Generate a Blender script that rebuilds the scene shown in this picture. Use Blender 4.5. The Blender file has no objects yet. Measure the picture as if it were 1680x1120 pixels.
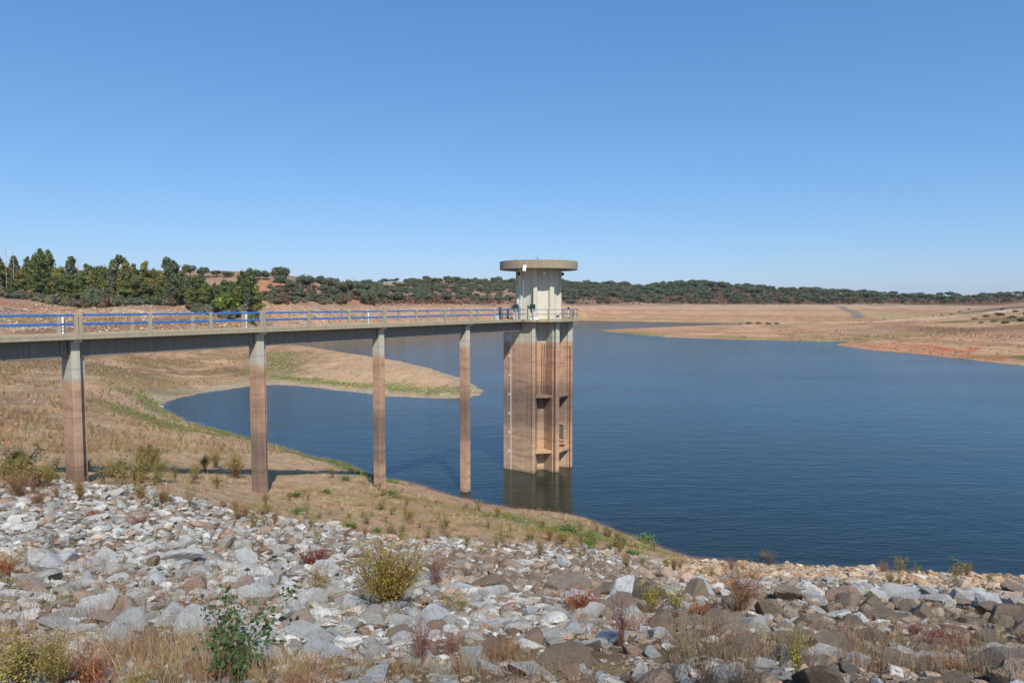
import bpy, math, random
import numpy as np
from mathutils import Vector, Matrix
R = math.radians
rng = np.random.default_rng(7); random.seed(7)
SC = bpy.context.scene
# ---------------------------------------------------------------- camera, sky, sun, exposure
EYE = 17.4                                   # metres above the water, water is z = 0
PITCH = math.atan(62/1120)
cam = bpy.data.cameras.new('camera'); camo = bpy.data.objects.new('camera', cam)
SC.collection.objects.link(camo); SC.camera = camo
cam.lens = 24; cam.sensor_width = 36; cam.clip_end = 12000; cam.clip_start = 0.1
camo.location = (0, 0, EYE); camo.rotation_euler = (R(90)-PITCH, 0, 0)
SUN_EL, SUN_AZ = R(47), R(164)               # azimuth from +Y towards +X: behind the camera, a little right
W = bpy.data.worlds.new('World'); SC.world = W; W.use_nodes = True
wn = W.node_tree.nodes; wl = W.node_tree.links
sky = wn.new('ShaderNodeTexSky'); sky.sky_type = 'NISHITA'; sky.sun_disc = False
sky.sun_elevation = SUN_EL; sky.sun_rotation = SUN_AZ
sky.altitude = 0; sky.air_density = 1.0; sky.dust_density = 0.3; sky.ozone_density = 10.0
sp = wn.new('ShaderNodeSeparateColor'); cb = wn.new('ShaderNodeCombineColor'); wl.new(sky.outputs[0], sp.inputs[0])
for i, (g, k) in enumerate(((.89, 1.07), (.70, .985), (.60, 1.12))):      # clear deep autumn blue
    a = wn.new('ShaderNodeMath'); a.operation = 'MULTIPLY'; a.inputs[1].default_value = .1; wl.new(sp.outputs[i], a.inputs[0])
    b = wn.new('ShaderNodeMath'); b.operation = 'POWER'; b.inputs[1].default_value = g; wl.new(a.outputs[0], b.inputs[0])
    c = wn.new('ShaderNodeMath'); c.operation = 'MULTIPLY'; c.inputs[1].default_value = k*10; wl.new(b.outputs[0], c.inputs[0])
    wl.new(c.outputs[0], cb.inputs[i])
wl.new(cb.outputs[0], wn['Background'].inputs[0]); wn['Background'].inputs[1].default_value = 0.10
sl = bpy.data.lights.new('sun', 'SUN'); sl.energy = 5.0; sl.angle = R(0.55); sl.color = (1.0, 0.955, 0.88)
so = bpy.data.objects.new('sun', sl); SC.collection.objects.link(so)
sd = Vector((math.sin(SUN_AZ)*math.cos(SUN_EL), math.cos(SUN_AZ)*math.cos(SUN_EL), math.sin(SUN_EL)))
so.rotation_euler = sd.to_track_quat('Z', 'Y').to_euler()
SC.view_settings.view_transform = 'Standard'; SC.view_settings.look = 'None'
SC.view_settings.exposure = 0.0; SC.view_settings.gamma = 1.0
SC.render.engine = 'CYCLES'

# ---------------------------------------------------------------- helpers
COL = SC.collection
def link(o, parent=None):
    COL.objects.link(o)
    if parent is not None: o.parent = parent
    return o
def tag(o, label=None, cat=None, group=None, kind=None):
    if label: o['label'] = label
    if cat: o['category'] = cat
    if group: o['group'] = group
    if kind: o['kind'] = kind
    return o
def thing(name, label, cat, loc=(0, 0, 0), rz=0, group=None):
    o = bpy.data.objects.new(name, None); o.empty_display_size = .3; link(o)
    o.location = loc; o.rotation_euler = (0, 0, rz)
    return tag(o, label, cat, group)
class MB:
    """collects boxes, tubes and prisms into one mesh"""
    def __init__(s): s.v = []; s.f = []; s.n = 0
    def add(s, v, f):
        s.v.extend([tuple(p) for p in v]); s.f.extend([tuple(i+s.n for i in q) for q in f]); s.n += len(v); return s
    def box(s, x0, x1, y0, y1, z0, z1, M=None):
        v = [(x, y, z) for z in (z0, z1) for x, y in ((x0, y0), (x1, y0), (x1, y1), (x0, y1))]
        if M is not None: v = [tuple(M @ Vector(p)) for p in v]
        return s.add(v, [(3, 2, 1, 0), (4, 5, 6, 7), (0, 1, 5, 4), (1, 2, 6, 5), (2, 3, 7, 6), (3, 0, 4, 7)])
    def prism(s, pts, z0, z1):
        n = len(pts); v = [(x, y, z0) for x, y in pts]+[(x, y, z1) for x, y in pts]
        return s.add(v, [tuple(range(n-1, -1, -1)), tuple(range(n, 2*n))]+[(i, (i+1) % n, n+(i+1) % n, n+i) for i in range(n)])
    def tube(s, a, b, r0, r1=None, n=8, caps=True):
        r1 = r0 if r1 is None else r1
        a = Vector(a); b = Vector(b); d = (b-a).normalized()
        u = d.orthogonal().normalized(); w = d.cross(u)
        v = [a+(u*math.cos(t)+w*math.sin(t))*r0 for t in [2*math.pi*i/n for i in range(n)]]
        v += [b+(u*math.cos(t)+w*math.sin(t))*r1 for t in [2*math.pi*i/n for i in range(n)]]
        f = [(i, (i+1) % n, n+(i+1) % n, n+i) for i in range(n)]
        if caps: f += [tuple(range(n-1, -1, -1)), tuple(range(n, 2*n))]
        return s.add(v, f)
    def path(s, pts, r0, r1, n=6):
        for i in range(len(pts)-1):
            t0 = i/(len(pts)-1); t1 = (i+1)/(len(pts)-1)
            s.tube(pts[i], pts[i+1], r0+(r1-r0)*t0, r0+(r1-r0)*t1, n, False)
        return s
    def build(s, name, mat, parent=None, bevel=0, smooth=False, mats=None):
        me = bpy.data.meshes.new(name); me.from_pydata(s.v, [], s.f); me.update()
        for m in (mats or [mat]): me.materials.append(m)
        if smooth: me.polygons.foreach_set('use_smooth', [True]*len(me.polygons))
        o = link(bpy.data.objects.new(name, me), parent)
        if bevel:
            b = o.modifiers.new('bevel', 'BEVEL'); b.width = bevel; b.segments = 2; b.limit_method = 'ANGLE'; b.angle_limit = R(40)
        return o
def np_mesh(name, V, F, mats, matidx=None, color=None, smooth=False):
    """V (n,3), F (m,3) or (m,4)"""
    me = bpy.data.meshes.new(name); n, m, k = len(V), len(F), F.shape[1]
    me.vertices.add(n); me.vertices.foreach_set('co', np.ascontiguousarray(V, dtype=np.float32).ravel())
    me.loops.add(m*k); me.loops.foreach_set('vertex_index', np.ascontiguousarray(F, dtype=np.int32).ravel())
    me.polygons.add(m); me.polygons.foreach_set('loop_start', np.arange(0, m*k, k, dtype=np.int32))
    me.polygons.foreach_set('loop_total', np.full(m, k, dtype=np.int32))
    me.update(calc_edges=True)
    if matidx is not None: me.polygons.foreach_set('material_index', np.asarray(matidx, dtype=np.int32))
    me.polygons.foreach_set('use_smooth', np.full(m, bool(smooth)))
    if color is not None:
        ca = me.color_attributes.new('Col', 'FLOAT_COLOR', 'POINT')
        ca.data.foreach_set('color', np.concatenate([color, np.ones((n, 1))], 1).astype(np.float32).ravel())
    for mt in mats: me.materials.append(mt)
    me.validate(); me.update()
    return me
def obj(name, me, parent=None): return link(bpy.data.objects.new(name, me), parent)

# noise on arrays
def _hash(ix, iy, seed):
    h = (ix.astype(np.int64)*374761393+iy.astype(np.int64)*668265263+seed*144269504) & 0x7fffffff
    h = ((h ^ (h >> 13))*1274126177) & 0x7fffffff
    return ((h ^ (h >> 16)) & 0xffff)/65535.0
def vnoise(x, y, seed=0):
    ix = np.floor(x); iy = np.floor(y); fx = x-ix; fy = y-iy
    fx = fx*fx*(3-2*fx); fy = fy*fy*(3-2*fy)
    a = _hash(ix, iy, seed); b = _hash(ix+1, iy, seed); c = _hash(ix, iy+1, seed); d = _hash(ix+1, iy+1, seed)
    return (a+(b-a)*fx)*(1-fy)+(c+(d-c)*fx)*fy
def fbm(x, y, oct=4, seed=0):
    s = 0; a = .5; t = 0
    for i in range(oct):
        s = s+a*vnoise(x*2**i+i*17.3, y*2**i-i*9.1, seed+i); t += a; a *= .5
    return s/t                                 # 0..1
def sstep(a, b, x):
    t = np.clip((x-a)/(b-a), 0, 1); return t*t*(3-2*t)

# ---------------------------------------------------------------- materials
def S(r, g, b):                                # sRGB 0-255 -> linear
    return tuple(((c/255)/12.92 if c/255 <= .04045 else ((c/255+.055)/1.055)**2.4) for c in (r, g, b))
class N:
    def __init__(s, name, rough=.9, spec=.3):
        s.m = bpy.data.materials.new(name); s.m.use_nodes = True; s.t = s.m.node_tree
        s.b = s.t.nodes['Principled BSDF']; s.b.inputs['Roughness'].default_value = rough
        s.b.inputs['Specular IOR Level'].default_value = spec; s.geo = None
    def new(s, t, **k):
        n = s.t.nodes.new(t)
        for a, v in k.items(): setattr(n, a, v)
        return n
    def put(s, inp, v):
        if v is None: return
        if hasattr(v, 'links') or isinstance(v, bpy.types.NodeSocket): s.t.links.new(v, inp)
        else:
            if isinstance(v, tuple) and len(v) == 3 and inp.type == 'RGBA': v = (*v, 1)
            inp.default_value = v
    def pos(s):
        if s.geo is None: s.geo = s.new('ShaderNodeNewGeometry')
        return s.geo.outputs['Position']
    def objco(s): return s.new('ShaderNodeTexCoord').outputs['Object']
    def scale(s, vec, sc):
        n = s.new('ShaderNodeMapping'); s.put(n.inputs['Vector'], vec); n.inputs['Scale'].default_value = sc; return n.outputs[0]
    def noise(s, vec, sc, det=3, rough=.55, dist=0):
        n = s.new('ShaderNodeTexNoise'); s.put(n.inputs['Vector'], vec); n.inputs['Scale'].default_value = sc
        n.inputs['Detail'].default_value = det; n.inputs['Roughness'].default_value = rough; n.inputs['Distortion'].default_value = dist
        return n.outputs['Fac']
    def vor(s, vec, sc, feat='F1', out='Distance'):
        n = s.new('ShaderNodeTexVoronoi', feature=feat); s.put(n.inputs['Vector'], vec); n.inputs['Scale'].default_value = sc; return n.outputs[out]
    def ramp(s, fac, stops, interp='LINEAR'):
        n = s.new('ShaderNodeValToRGB'); s.put(n.inputs[0], fac); e = n.color_ramp.elements; n.color_ramp.interpolation = interp
        while len(e) < len(stops): e.new(.5)
        for q, (p, c) in zip(e, stops):
            q.position = p; q.color = (*c, 1) if isinstance(c, tuple) else (c, c, c, 1)
        return n.outputs[0]
    def mix(s, fac, a, b, mode='MIX'):
        n = s.new('ShaderNodeMix', data_type='RGBA', blend_type=mode)
        s.put(n.inputs[0], fac); s.put(n.inputs[6], a); s.put(n.inputs[7], b); return n.outputs[2]
    def math(s, op, a, b=None, c=None):
        n = s.new('ShaderNodeMath', operation=op)
        for i, v in enumerate((a, b, c)):
            if v is not None: s.put(n.inputs[i], v)
        return n.outputs[0]
    def sep(s, vec):
        n = s.new('ShaderNodeSeparateXYZ'); s.put(n.inputs[0], vec); return n.outputs
    def mr(s, v, a, b, c=0., d=1.):
        n = s.new('ShaderNodeMapRange'); s.put(n.inputs[0], v)
        for i, x in enumerate((a, b, c, d)): n.inputs[i+1].default_value = x
        return n.outputs[0]
    def attr(s, name='Col'): return s.new('ShaderNodeAttribute', attribute_name=name).outputs['Color']
    def rand(s): return s.new('ShaderNodeObjectInfo').outputs['Random']
    def bump(s, h, dist, strength=1.0):
        n = s.new('ShaderNodeBump'); s.put(n.inputs['Height'], h); n.inputs['Distance'].default_value = dist
        n.inputs['Strength'].default_value = strength; s.put(s.b.inputs['Normal'], n.outputs[0]); return s
    def col(s, c): s.put(s.b.inputs['Base Color'], c); return s

def mat_concrete(name, stained=True, base=S(206, 200, 182), dark=1.0):
    n = N(name, .92, .25); P = n.pos(); xyz = n.sep(P)
    z = xyz[2]
    wob = n.noise(n.scale(P, (1.2, 1.2, .2)), 1.0, 3)
    streak = n.noise(n.scale(P, (5.5, 5.5, .22)), 1.0, 4, .6)
    blot = n.noise(P, 1.6, 5, .62); fine = n.noise(P, 38, 3, .6)
    pale = n.mix(n.ramp(streak, [(.35, 0.), (.65, 1.)]), tuple(c*.74 for c in base), base)
    pale = n.mix(n.mr(blot, .38, .66), pale, tuple(c*.80 for c in base))
    if stained:
        zz = n.math('ADD', z, n.math('MULTIPLY', n.math('SUBTRACT', wob, .5), .25))
        t = n.math('DIVIDE', zz, 14.0)
        L = lambda v: v/14.0
        brown = n.ramp(t, [(0.0, S(120, 98, 70)), (L(.35), S(186, 152, 120)), (L(2.6), S(184, 146, 112)),
            (L(4.4), S(164, 132, 108)), (L(5.1), S(128, 104, 88)), (L(6.2), S(146, 118, 98)), (L(7.6), S(120, 98, 84)), (L(8.8), S(132, 106, 90)),
            (L(9.6), S(166, 130, 104)), (L(11.2), S(180, 138, 110)), (L(12.9), S(174, 134, 106)), (L(13.5), S(178, 150, 122))])
        brown = n.mix(n.mr(streak, .3, .7, .0, .35), brown, S(198, 160, 128))
        brown = n.mix(n.mr(blot, .35, .7, .0, .4), brown, S(126, 92, 72))
        # lift lines left by the water
        s1 = n.noise(n.scale(P, (.15, .15, 1.0)), 2.2, 5, .75)
        brown = n.mix(n.mr(s1, .50, .68, 0., .55), brown, S(104, 82, 70))
        brown = n.mix(n.math('MULTIPLY', n.mr(zz, 8.9, 8.3), n.mr(zz, 4.6, 5.6)), brown, n.mix(1.0, brown, (.74, .76, .80), 'MULTIPLY'))
        edge = n.mr(zz, 13.3, 13.62)
        brown = n.mix(1.0, brown, (1.22, 1.30, 1.36), 'MULTIPLY')
        n_c = n.mix(edge, brown, pale)
        drip = n.noise(n.scale(P, (7, 7, .09)), 1.0, 5, .7)
        n_c = n.mix(n.mr(drip, .54, .72, 0., .55), n_c, n.mix(1.0, n_c, (.52, .50, .48), 'MULTIPLY'))
        n_c = n.mix(n.mr(drip, .44, .30, 0., .35), n_c, S(214, 196, 172))
        tide = n.noise(n.scale(P, (.25, .25, 1.7)), 1.4, 6, .8, .2)
        n_c = n.mix(n.math('MULTIPLY', n.mr(tide, .5, .66, 0., .6), n.mr(z, 12.9, 11.5)), n_c, n.mix(1.0, n_c, (.60, .56, .54), 'MULTIPLY'))
        # construction joints
        jw = n.math('ABSOLUTE', n.math('SUBTRACT', n.math('FRACT', n.math('DIVIDE', n.math('ADD', z, n.math('MULTIPLY', wob, .05)), 2.55)), .5))
        jl = n.mr(jw, .0, .014, .5, 0.)
        n_c = n.mix(jl, n_c, S(92, 70, 55))
    else:
        n_c = pale; drip = n.noise(n.scale(P, (8, 8, .12)), 1.0, 5, .7)
        n_c = n.mix(n.mr(drip, .52, .70, 0., .5), n_c, n.mix(1.0, n_c, (.60, .57, .52), 'MULTIPLY'))
    n_c = n.mix(n.mr(fine, .3, .7, .0, .22), n_c, S(90, 82, 70))
    if dark != 1.0: n_c = n.mix(1.0, n_c, (dark, dark, dark), 'MULTIPLY')
    n.col(n_c)
    boards = n.noise(n.scale(P, (9, 9, .15)), 1.0, 1)
    n.bump(n.math('ADD', n.math('MULTIPLY', fine, .5), boards), .012, .7)
    return n.m
def mat_plain(name, col, rough=.6, spec=.4, vary=.15, sc=6, metal=0, bump=0):
    n = N(name, rough, spec); P = n.objco(); f = n.noise(P, sc, 4, .6)
    n.col(n.mix(n.mr(f, .3, .7, 0., 1.), tuple(c*(1-vary) for c in col), tuple(min(1, c*(1+vary)) for c in col)))
    n.b.inputs['Metallic'].default_value = metal
    if bump: n.bump(f, bump)
    return n.m
def mat_leaf(name, c0, c1, c2=None, trans=.25, rvar=.5):
    """leaf colour varies from clump to clump and plant to plant"""
    n = N(name, .65, .25); P = n.objco()
    f = n.noise(P, .9, 2); g = n.attr('Col')
    c = n.mix(n.mr(f, .35, .65), c0, c1)
    if c2: c = n.mix(n.mr(n.rand(), .55, 1.0, 0., rvar), c, c2)
    c = n.mix(1.0, c, g, 'MULTIPLY'); n.col(c)
    if trans:
        n.b.inputs['Transmission Weight'].default_value = 0
        tr = n.new('ShaderNodeBsdfTranslucent'); n.put(tr.inputs[0], c)
        mx = n.new('ShaderNodeMixShader'); mx.inputs[0].default_value = trans
        n.t.links.new(n.b.outputs[0], mx.inputs[1]); n.t.links.new(tr.outputs[0], mx.inputs[2])
        n.t.links.new(mx.outputs[0], n.t.nodes['Material Output'].inputs['Surface'])
    return n.m

M = {}
M['conc_pier'] = mat_concrete('stained_concrete', True)
M['conc'] = mat_concrete('pale_concrete', False, S(232, 224, 202))
M['conc_deck'] = mat_concrete('deck_concrete', False, S(184, 170, 144))
M['conc_beam'] = mat_concrete('beam_concrete_shade_toned', False, S(160, 154, 140), .80)  # darkened in colour to deepen the shade under the deck
M['conc_roof'] = mat_concrete('roof_concrete', False, S(172, 156, 132))
M['blue'] = mat_plain('blue_paint', S(58, 104, 164), .55, .4, .35, 9)
M['blue_old'] = mat_plain('faded_blue_paint', S(86, 104, 152), .6, .4, .25)
M['white'] = mat_plain('white_paint', S(226, 228, 226), .5, .4, .06)
M['black'] = mat_plain('black_paint', S(24, 24, 26), .5, .4, .2)
M['green'] = mat_plain('dark_green_paint', S(26, 58, 52), .45, .5, .15)
M['red'] = mat_plain('red_oxide_paint', S(120, 42, 40), .6, .4, .2)
M['steel'] = mat_plain('galvanised_steel', S(150, 154, 158), .45, .5, .12, metal=.3)
M['grate'] = mat_plain('grating_steel', S(120, 112, 100), .6, .4, .2)
M['glass'] = mat_plain('pale_glass', S(130, 156, 160), .15, .6, .1)

# ---------------------------------------------------------------- pixels to directions (used to survey the photo)
cP, sP = math.cos(PITCH), math.sin(PITCH)
def ray(px, py):
    x = (px-840)/1120; y = (560-py)/1120
    return np.array([x, cP+y*sP, -sP+y*cP])
def at_level(px, py, z=0.0):
    r = ray(px, py); t = (z-EYE)/r[2]; return (r[0]*t, r[1]*t)
def at_depth(px, py, Y):
    r = ray(px, py)*Y/ray(px, py)[1]; return (r[0], r[1], r[2]+EYE)

# ---------------------------------------------------------------- terrain
near_shore = [(1680, 947), (1600, 943), (1500, 938), (1400, 932), (1300, 927), (1200, 922), (1130, 912), (1100, 905), (1040, 880),
              (1000, 865), (950, 846), (900, 838), (850, 834), (800, 827), (756, 816), (720, 805), (663, 790), (631, 784), (598, 773),
              (573, 761), (538, 754), (491, 743), (434, 725), (400, 716), (360, 707), (320, 694), (285, 680), (262, 667), (268, 660), (300, 651),
              (340, 643), (380, 638), (406, 634), (434, 631), (500, 633), (560, 640), (606, 646), (640, 650), (700, 653), (770, 652), (788, 649)]
WP = [at_level(*q) for q in near_shore]
WP = [(260, 10), (120, 34)] + WP
WP += [(-5.5, 136), (-12, 158), (-22, 184), (-43, 214), (-72, 252), (-100, 290), (-122, 318)]          # back of the spit
WP += [at_level(*q) for q in [(480, 551), (600, 547.5), (700, 544.5), (760, 542.5), (830, 540), (905, 531), (948, 525.5), (1050, 527.5), (1150, 529.5), (1215, 530.5)]]
WP += [at_level(*q) for q in [(1235, 532), (1200, 533), (1110, 536), (1040, 539), (982, 542), (1005, 545), (1060, 550), (1110, 553.5), (1200, 556.5),
        (1330, 559.5), (1395, 560), (1373, 566), (1410, 571), (1447, 576), (1500, 580), (1542, 584), (1590, 590), (1647, 596), (1680, 599)]]
WP += [(230, 160), (420, 120), (420, 10)]
WPn = np.array(WP)
def sdf_water(X, Y):
    """signed distance to the lake outline: positive on land"""
    A = WPn; B = np.roll(WPn, -1, 0); out = np.empty(len(X))
    for i0 in range(0, len(X), 60000):
        x = X[i0:i0+60000, None]; y = Y[i0:i0+60000, None]
        d = (B-A); L2 = (d**2).sum(1)
        t = np.clip(((x-A[:, 0])*d[:, 0]+(y-A[:, 1])*d[:, 1])/L2, 0, 1)
        D = np.sqrt(((x-A[:, 0]-t*d[:, 0])**2+(y-A[:, 1]-t*d[:, 1])**2).min(1))
        cond = ((A[:, 1] > y) != (B[:, 1] > y)) & (x < (B[:, 0]-A[:, 0])*(y-A[:, 1])/(B[:, 1]-A[:, 1]+1e-12)+A[:, 0])
        ins = (cond.sum(1) % 2) == 1
        out[i0:i0+60000] = np.where(ins, -D, D)
    return out
CP = []                                       # control points x, y, z
for q in WP: CP.append((*q, 0.0))
def c_px(px, py, Y): CP.append(at_depth(px, py, Y))
def c_w(x, y, z): CP.append((x, y, z))
for x, y, z in [(0, -3, 15.7), (-6, -3, 15.8), (6, -3, 15.6), (0, 0, 15.4), (-5, 0, 15.6), (5, 0, 15.3)]: c_w(x, y, z)
for px in (-200, 0, 300, 600, 840, 1100, 1400, 1680, 1900): c_px(px, 1120, 6.9)
for a in [(-150, 960, 14), (0, 955, 14), (200, 955, 14), (400, 958, 14), (640, 985, 14), (840, 992, 14), (1100, 998, 14), (1400, 1000, 14), (1680, 1003, 14), (1900, 1003, 14),
          (0, 850, 24), (250, 862, 24), (500, 895, 24), (840, 930, 24), (1100, 947, 24), (1400, 954, 24), (1680, 958, 24),
          (120, 792, 35.5), (-100, 770, 36), (300, 803, 36), (422, 806, 44.7), (620, 800, 53.5), (620, 870, 37), (840, 887, 40), (1000, 895, 40), (1200, 940, 36), (1500, 955, 34),
          (100, 720, 55), (-150, 700, 60), (300, 745, 58), (200, 700, 75), (120, 650, 95), (0, 640, 95), (-200, 640, 90),
          (200, 625, 125), (120, 605, 135), (0, 592, 150), (-200, 590, 150), (300, 610, 170), (400, 600, 185), (250, 580, 190), (400, 578, 225), (120, 560, 200),
          (0, 540, 215), (200, 540, 240), (120, 518, 280), (330, 528, 290), (330, 510, 345), (120, 505, 330), (0, 512, 250), (0, 495, 300), (240, 500, 335), (400, 503, 350), (-200, 480, 320), (-200, 520, 250), (60, 498, 320),
          # spit
          (500, 572, 213), (560, 581, 190), (600, 592, 172), (650, 604, 155), (700, 616, 145), (740, 631, 135), (770, 645, 127), (470, 565, 240), (500, 600, 180), (600, 622, 148), (450, 600, 185), (700, 638, 134), (440, 572, 250),
          # drawdown bank left and middle
          (430, 505, 380), (500, 502, 395), (500, 525, 370), (600, 505, 430), (600, 525, 412), (700, 502, 470), (700, 522, 440), (780, 502, 500), (780, 522, 465), (840, 503, 560), (850, 520, 520), (900, 502, 700),
          # left hill
          (-200, 445, 470), (0, 450, 455), (100, 452, 455), (200, 452, 460), (300, 455, 460), (370, 452, 462), (430, 456, 460), (480, 458, 470), (540, 468, 500), (600, 477, 540),
          (100, 480, 380), (300, 482, 390), (430, 482, 410), (520, 487, 430), (600, 492, 460),
          # middle hill
          (600, 476, 640), (650, 473, 720), (695, 464, 760), (740, 460, 780), (775, 463, 785), (805, 473, 790), (835, 481, 800), (700, 486, 560), (780, 488, 600), (840, 490, 660),
          (650, 470, 1200), (840, 467, 1500), (740, 468, 1300), (400, 470, 900), (0, 470, 900),
          # far bank and the long dark hill
          (950, 501, 800), (1050, 500, 830), (1150, 500, 860), (1250, 500, 880), (1350, 500, 900), (1450, 501, 900), (1550, 502, 900), (950, 512, 730), (1100, 513, 740), (1250, 514, 720), (1350, 512, 730),
          (930, 466, 1050), (980, 477, 1080), (1035, 482, 1100), (1100, 471, 1120), (1150, 467, 1120), (1200, 473, 1120), (1270, 478, 1120), (1330, 480, 1110), (1400, 484, 1100), (1450, 487, 1080), (1500, 491, 1050), (1560, 494, 1000),
          (1000, 488, 940), (1150, 486, 960), (1300, 488, 970), (1450, 494, 960),
          (1000, 483, 2000), (1300, 487, 2000), (1150, 482, 2000), (1560, 491, 2200), (1450, 489, 2200),
          # right shore, fields and hill
          (1130, 545, 410), (1250, 545, 380), (1350, 549, 350), (1250, 533, 480), (1350, 530, 480), (1450, 545, 320), (1500, 560, 270), (1600, 570, 235), (1680, 575, 222), (1800, 580, 205), (1550, 545, 310), (1680, 545, 290), (1850, 545, 260),
          (1500, 526, 440), (1420, 522, 560), (1600, 522, 420), (1680, 518, 390), (1800, 512, 370), (1500, 510, 720), (1600, 506, 650), (1680, 502, 520), (1850, 495, 480), (1600, 497, 850), (1680, 492, 800),
          (1600, 489, 1000), (1640, 486, 1050), (1680, 485, 1050), (1800, 478, 1000), (1560, 494, 1100), (1700, 488, 2200),
          # lake bed
          (1680, 760, 75)]: c_px(*a)
for x, y, z in [(60, 100, -8), (0, 90, -7), (30, 200, -9), (10, 300, -8), (100, 300, -7), (60, 60, -5), (10, 62, -4.5), (-30, 95, -3), (-35, 300, -5), (0, 430, -5), (120, 180, -6),
                (-700, 4300, 45), (0, 4300, 45), (700, 4300, 30), (2000, 4300, 30), (2800, 4300, 30), (-3000, 4300, 60), (-3000, 1000, 60), (3000, 1000, 30),
                (-2500, 3000, 50), (-300, 2500, 35), (900, 3000, 32), (1900, 2900, 27), (1100, 2400, 18)]: c_w(x, y, z)
CPn = np.array(CP)
def uv(X, Y):
    Yc = Y+6.0; r = np.sqrt(X*X+Yc*Yc); return np.arctan2(X, np.maximum(Yc, 1e-3))*1.8, np.log(np.maximum(r, .5))
def tps_fit(x, y, z, lam=2e-4):
    n = len(x); d2 = (x[:, None]-x)**2+(y[:, None]-y)**2
    K = .5*d2*np.log(d2+1e-12)+lam*np.eye(n); Pm = np.stack([np.ones(n), x, y], 1)
    A = np.zeros((n+3, n+3)); A[:n, :n] = K; A[:n, n:] = Pm; A[n:, :n] = Pm.T
    return np.linalg.solve(A, np.concatenate([z, np.zeros(3)]))
cu, cv = uv(CPn[:, 0], CPn[:, 1])
ckey = np.round(np.stack([cu, cv], 1), 4); _, ui = np.unique(ckey, axis=0, return_index=True)
cu, cv = cu[ui], cv[ui]
# fit the angle below eye level rather than the height, so near and far points weigh alike
cr = np.exp(cv); wts = tps_fit(cu, cv, (CPn[ui, 2]-EYE)/cr)
def tps(X, Y):
    u, v = uv(X, Y); out = np.empty(len(X))
    for i in range(0, len(X), 20000):
        a = u[i:i+20000, None]; b = v[i:i+20000, None]
        d2 = (a-cu)**2+(b-cv)**2
        out[i:i+20000] = (.5*d2*np.log(d2+1e-12)) @ wts[:-3] + wts[-3]+wts[-2]*a[:, 0]+wts[-1]*b[:, 0]
    return out*np.exp(v)+EYE
NA, NR = 1050, 720
A0, A1, R0, R1 = R(-72), R(72), 2.2, 4800.0
ang = np.linspace(A0, A1, NA); rad = np.exp(np.linspace(math.log(R0), math.log(R1), NR))
AA, RR = np.meshgrid(ang, rad, indexing='xy')          # (NR, NA)
GX = (RR*np.sin(AA)).ravel(); GY = (RR*np.cos(AA)-4.0).ravel()
# heights: smooth surface on a coarser grid, refined
ca = np.linspace(A0, A1, 240); cvv = np.linspace(math.log(R0), math.log(R1), 260)
CA, CR = np.meshgrid(ca, np.exp(cvv), indexing='xy')
HZ = tps((CR*np.sin(CA)).ravel(), (CR*np.cos(CA)-4.0).ravel()).reshape(CA.shape)
def bil(G, a, lr, a0, a1, l0, l1):
    n_r, n_a = G.shape
    fa = np.clip((a-a0)/(a1-a0)*(n_a-1), 0, n_a-1.001); fr = np.clip((lr-l0)/(l1-l0)*(n_r-1), 0, n_r-1.001)
    i = fa.astype(int); j = fr.astype(int); u = fa-i; v = fr-j
    return (G[j, i]*(1-u)+G[j, i+1]*u)*(1-v)+(G[j+1, i]*(1-u)+G[j+1, i+1]*u)*v
base = bil(HZ, AA.ravel(), np.log(RR.ravel()), A0, A1, math.log(R0), math.log(R1))
Rr = np.hypot(GX, GY)
SD = sdf_water(GX, GY)
SD = SD+(fbm(GX/6, GY/6, 4, 3)-.5)*np.clip(Rr*.012, .3, 5)
SD = SD+(fbm(GX/1.4, GY/1.4, 3, 13)-.5)*np.clip(Rr*.014, .5, 2.5)*sstep(6, 0, np.abs(SD))
Lb = np.clip(Rr*.035, 1.5, 16)
w = sstep(0, 1, np.abs(SD)/Lb)
rough = (fbm(GX/3.1, GY/3.1, 4, 11)-.5)*.35*sstep(0, 6, SD)+(fbm(GX/28, GY/28, 4, 21)-.5)*1.3*sstep(3, 40, SD)*sstep(80, 200, Rr)
rough += (fbm(GX/9, GY/9, 3, 31)-.5)*.8*sstep(3, 20, SD)*sstep(60, 160, Rr)
land = (1-w)*SD*.13+w*np.maximum(base, .12+.01*SD)+rough*np.clip(SD/2, 0, 1)
wat = (1-w)*SD*.16+w*np.minimum(base, -.5)
TZ = np.where(SD > 0, np.maximum(land, .01*np.minimum(SD, 3)), np.minimum(wat, .02*SD))
TG = TZ.reshape(NR, NA)
SDG = SD.reshape(NR, NA)
lR0, lR1 = math.log(R0), math.log(R1)
def hgt(X, Y, G=None):
    X = np.atleast_1d(np.asarray(X, float)); Y = np.atleast_1d(np.asarray(Y, float))
    return bil(TG if G is None else G, np.arctan2(X, Y+4.0), np.log(np.hypot(X, Y+4.0)), A0, A1, lR0, lR1)
def h1(x, y): return float(hgt(x, y)[0])
def hit(px, py, tmin=3.0, tmax=3500.0):
    """where the sight line of a photo pixel meets the ground"""
    r = ray(px, py); t = np.exp(np.linspace(math.log(tmin), math.log(tmax), 1500))
    z = EYE+r[2]*t; g = hgt(r[0]*t, r[1]*t); k = np.nonzero(z <= g)[0]
    if len(k) == 0: return None
    t = t[k[0]]; return (r[0]*t, r[1]*t, float(g[k[0]]))
def to_px(X, Y, Z):
    Z = Z-EYE; d = Y*cP-Z*sP; u = Y*sP+Z*cP
    return 840+1120*X/d, 560-1120*u/d

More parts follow.
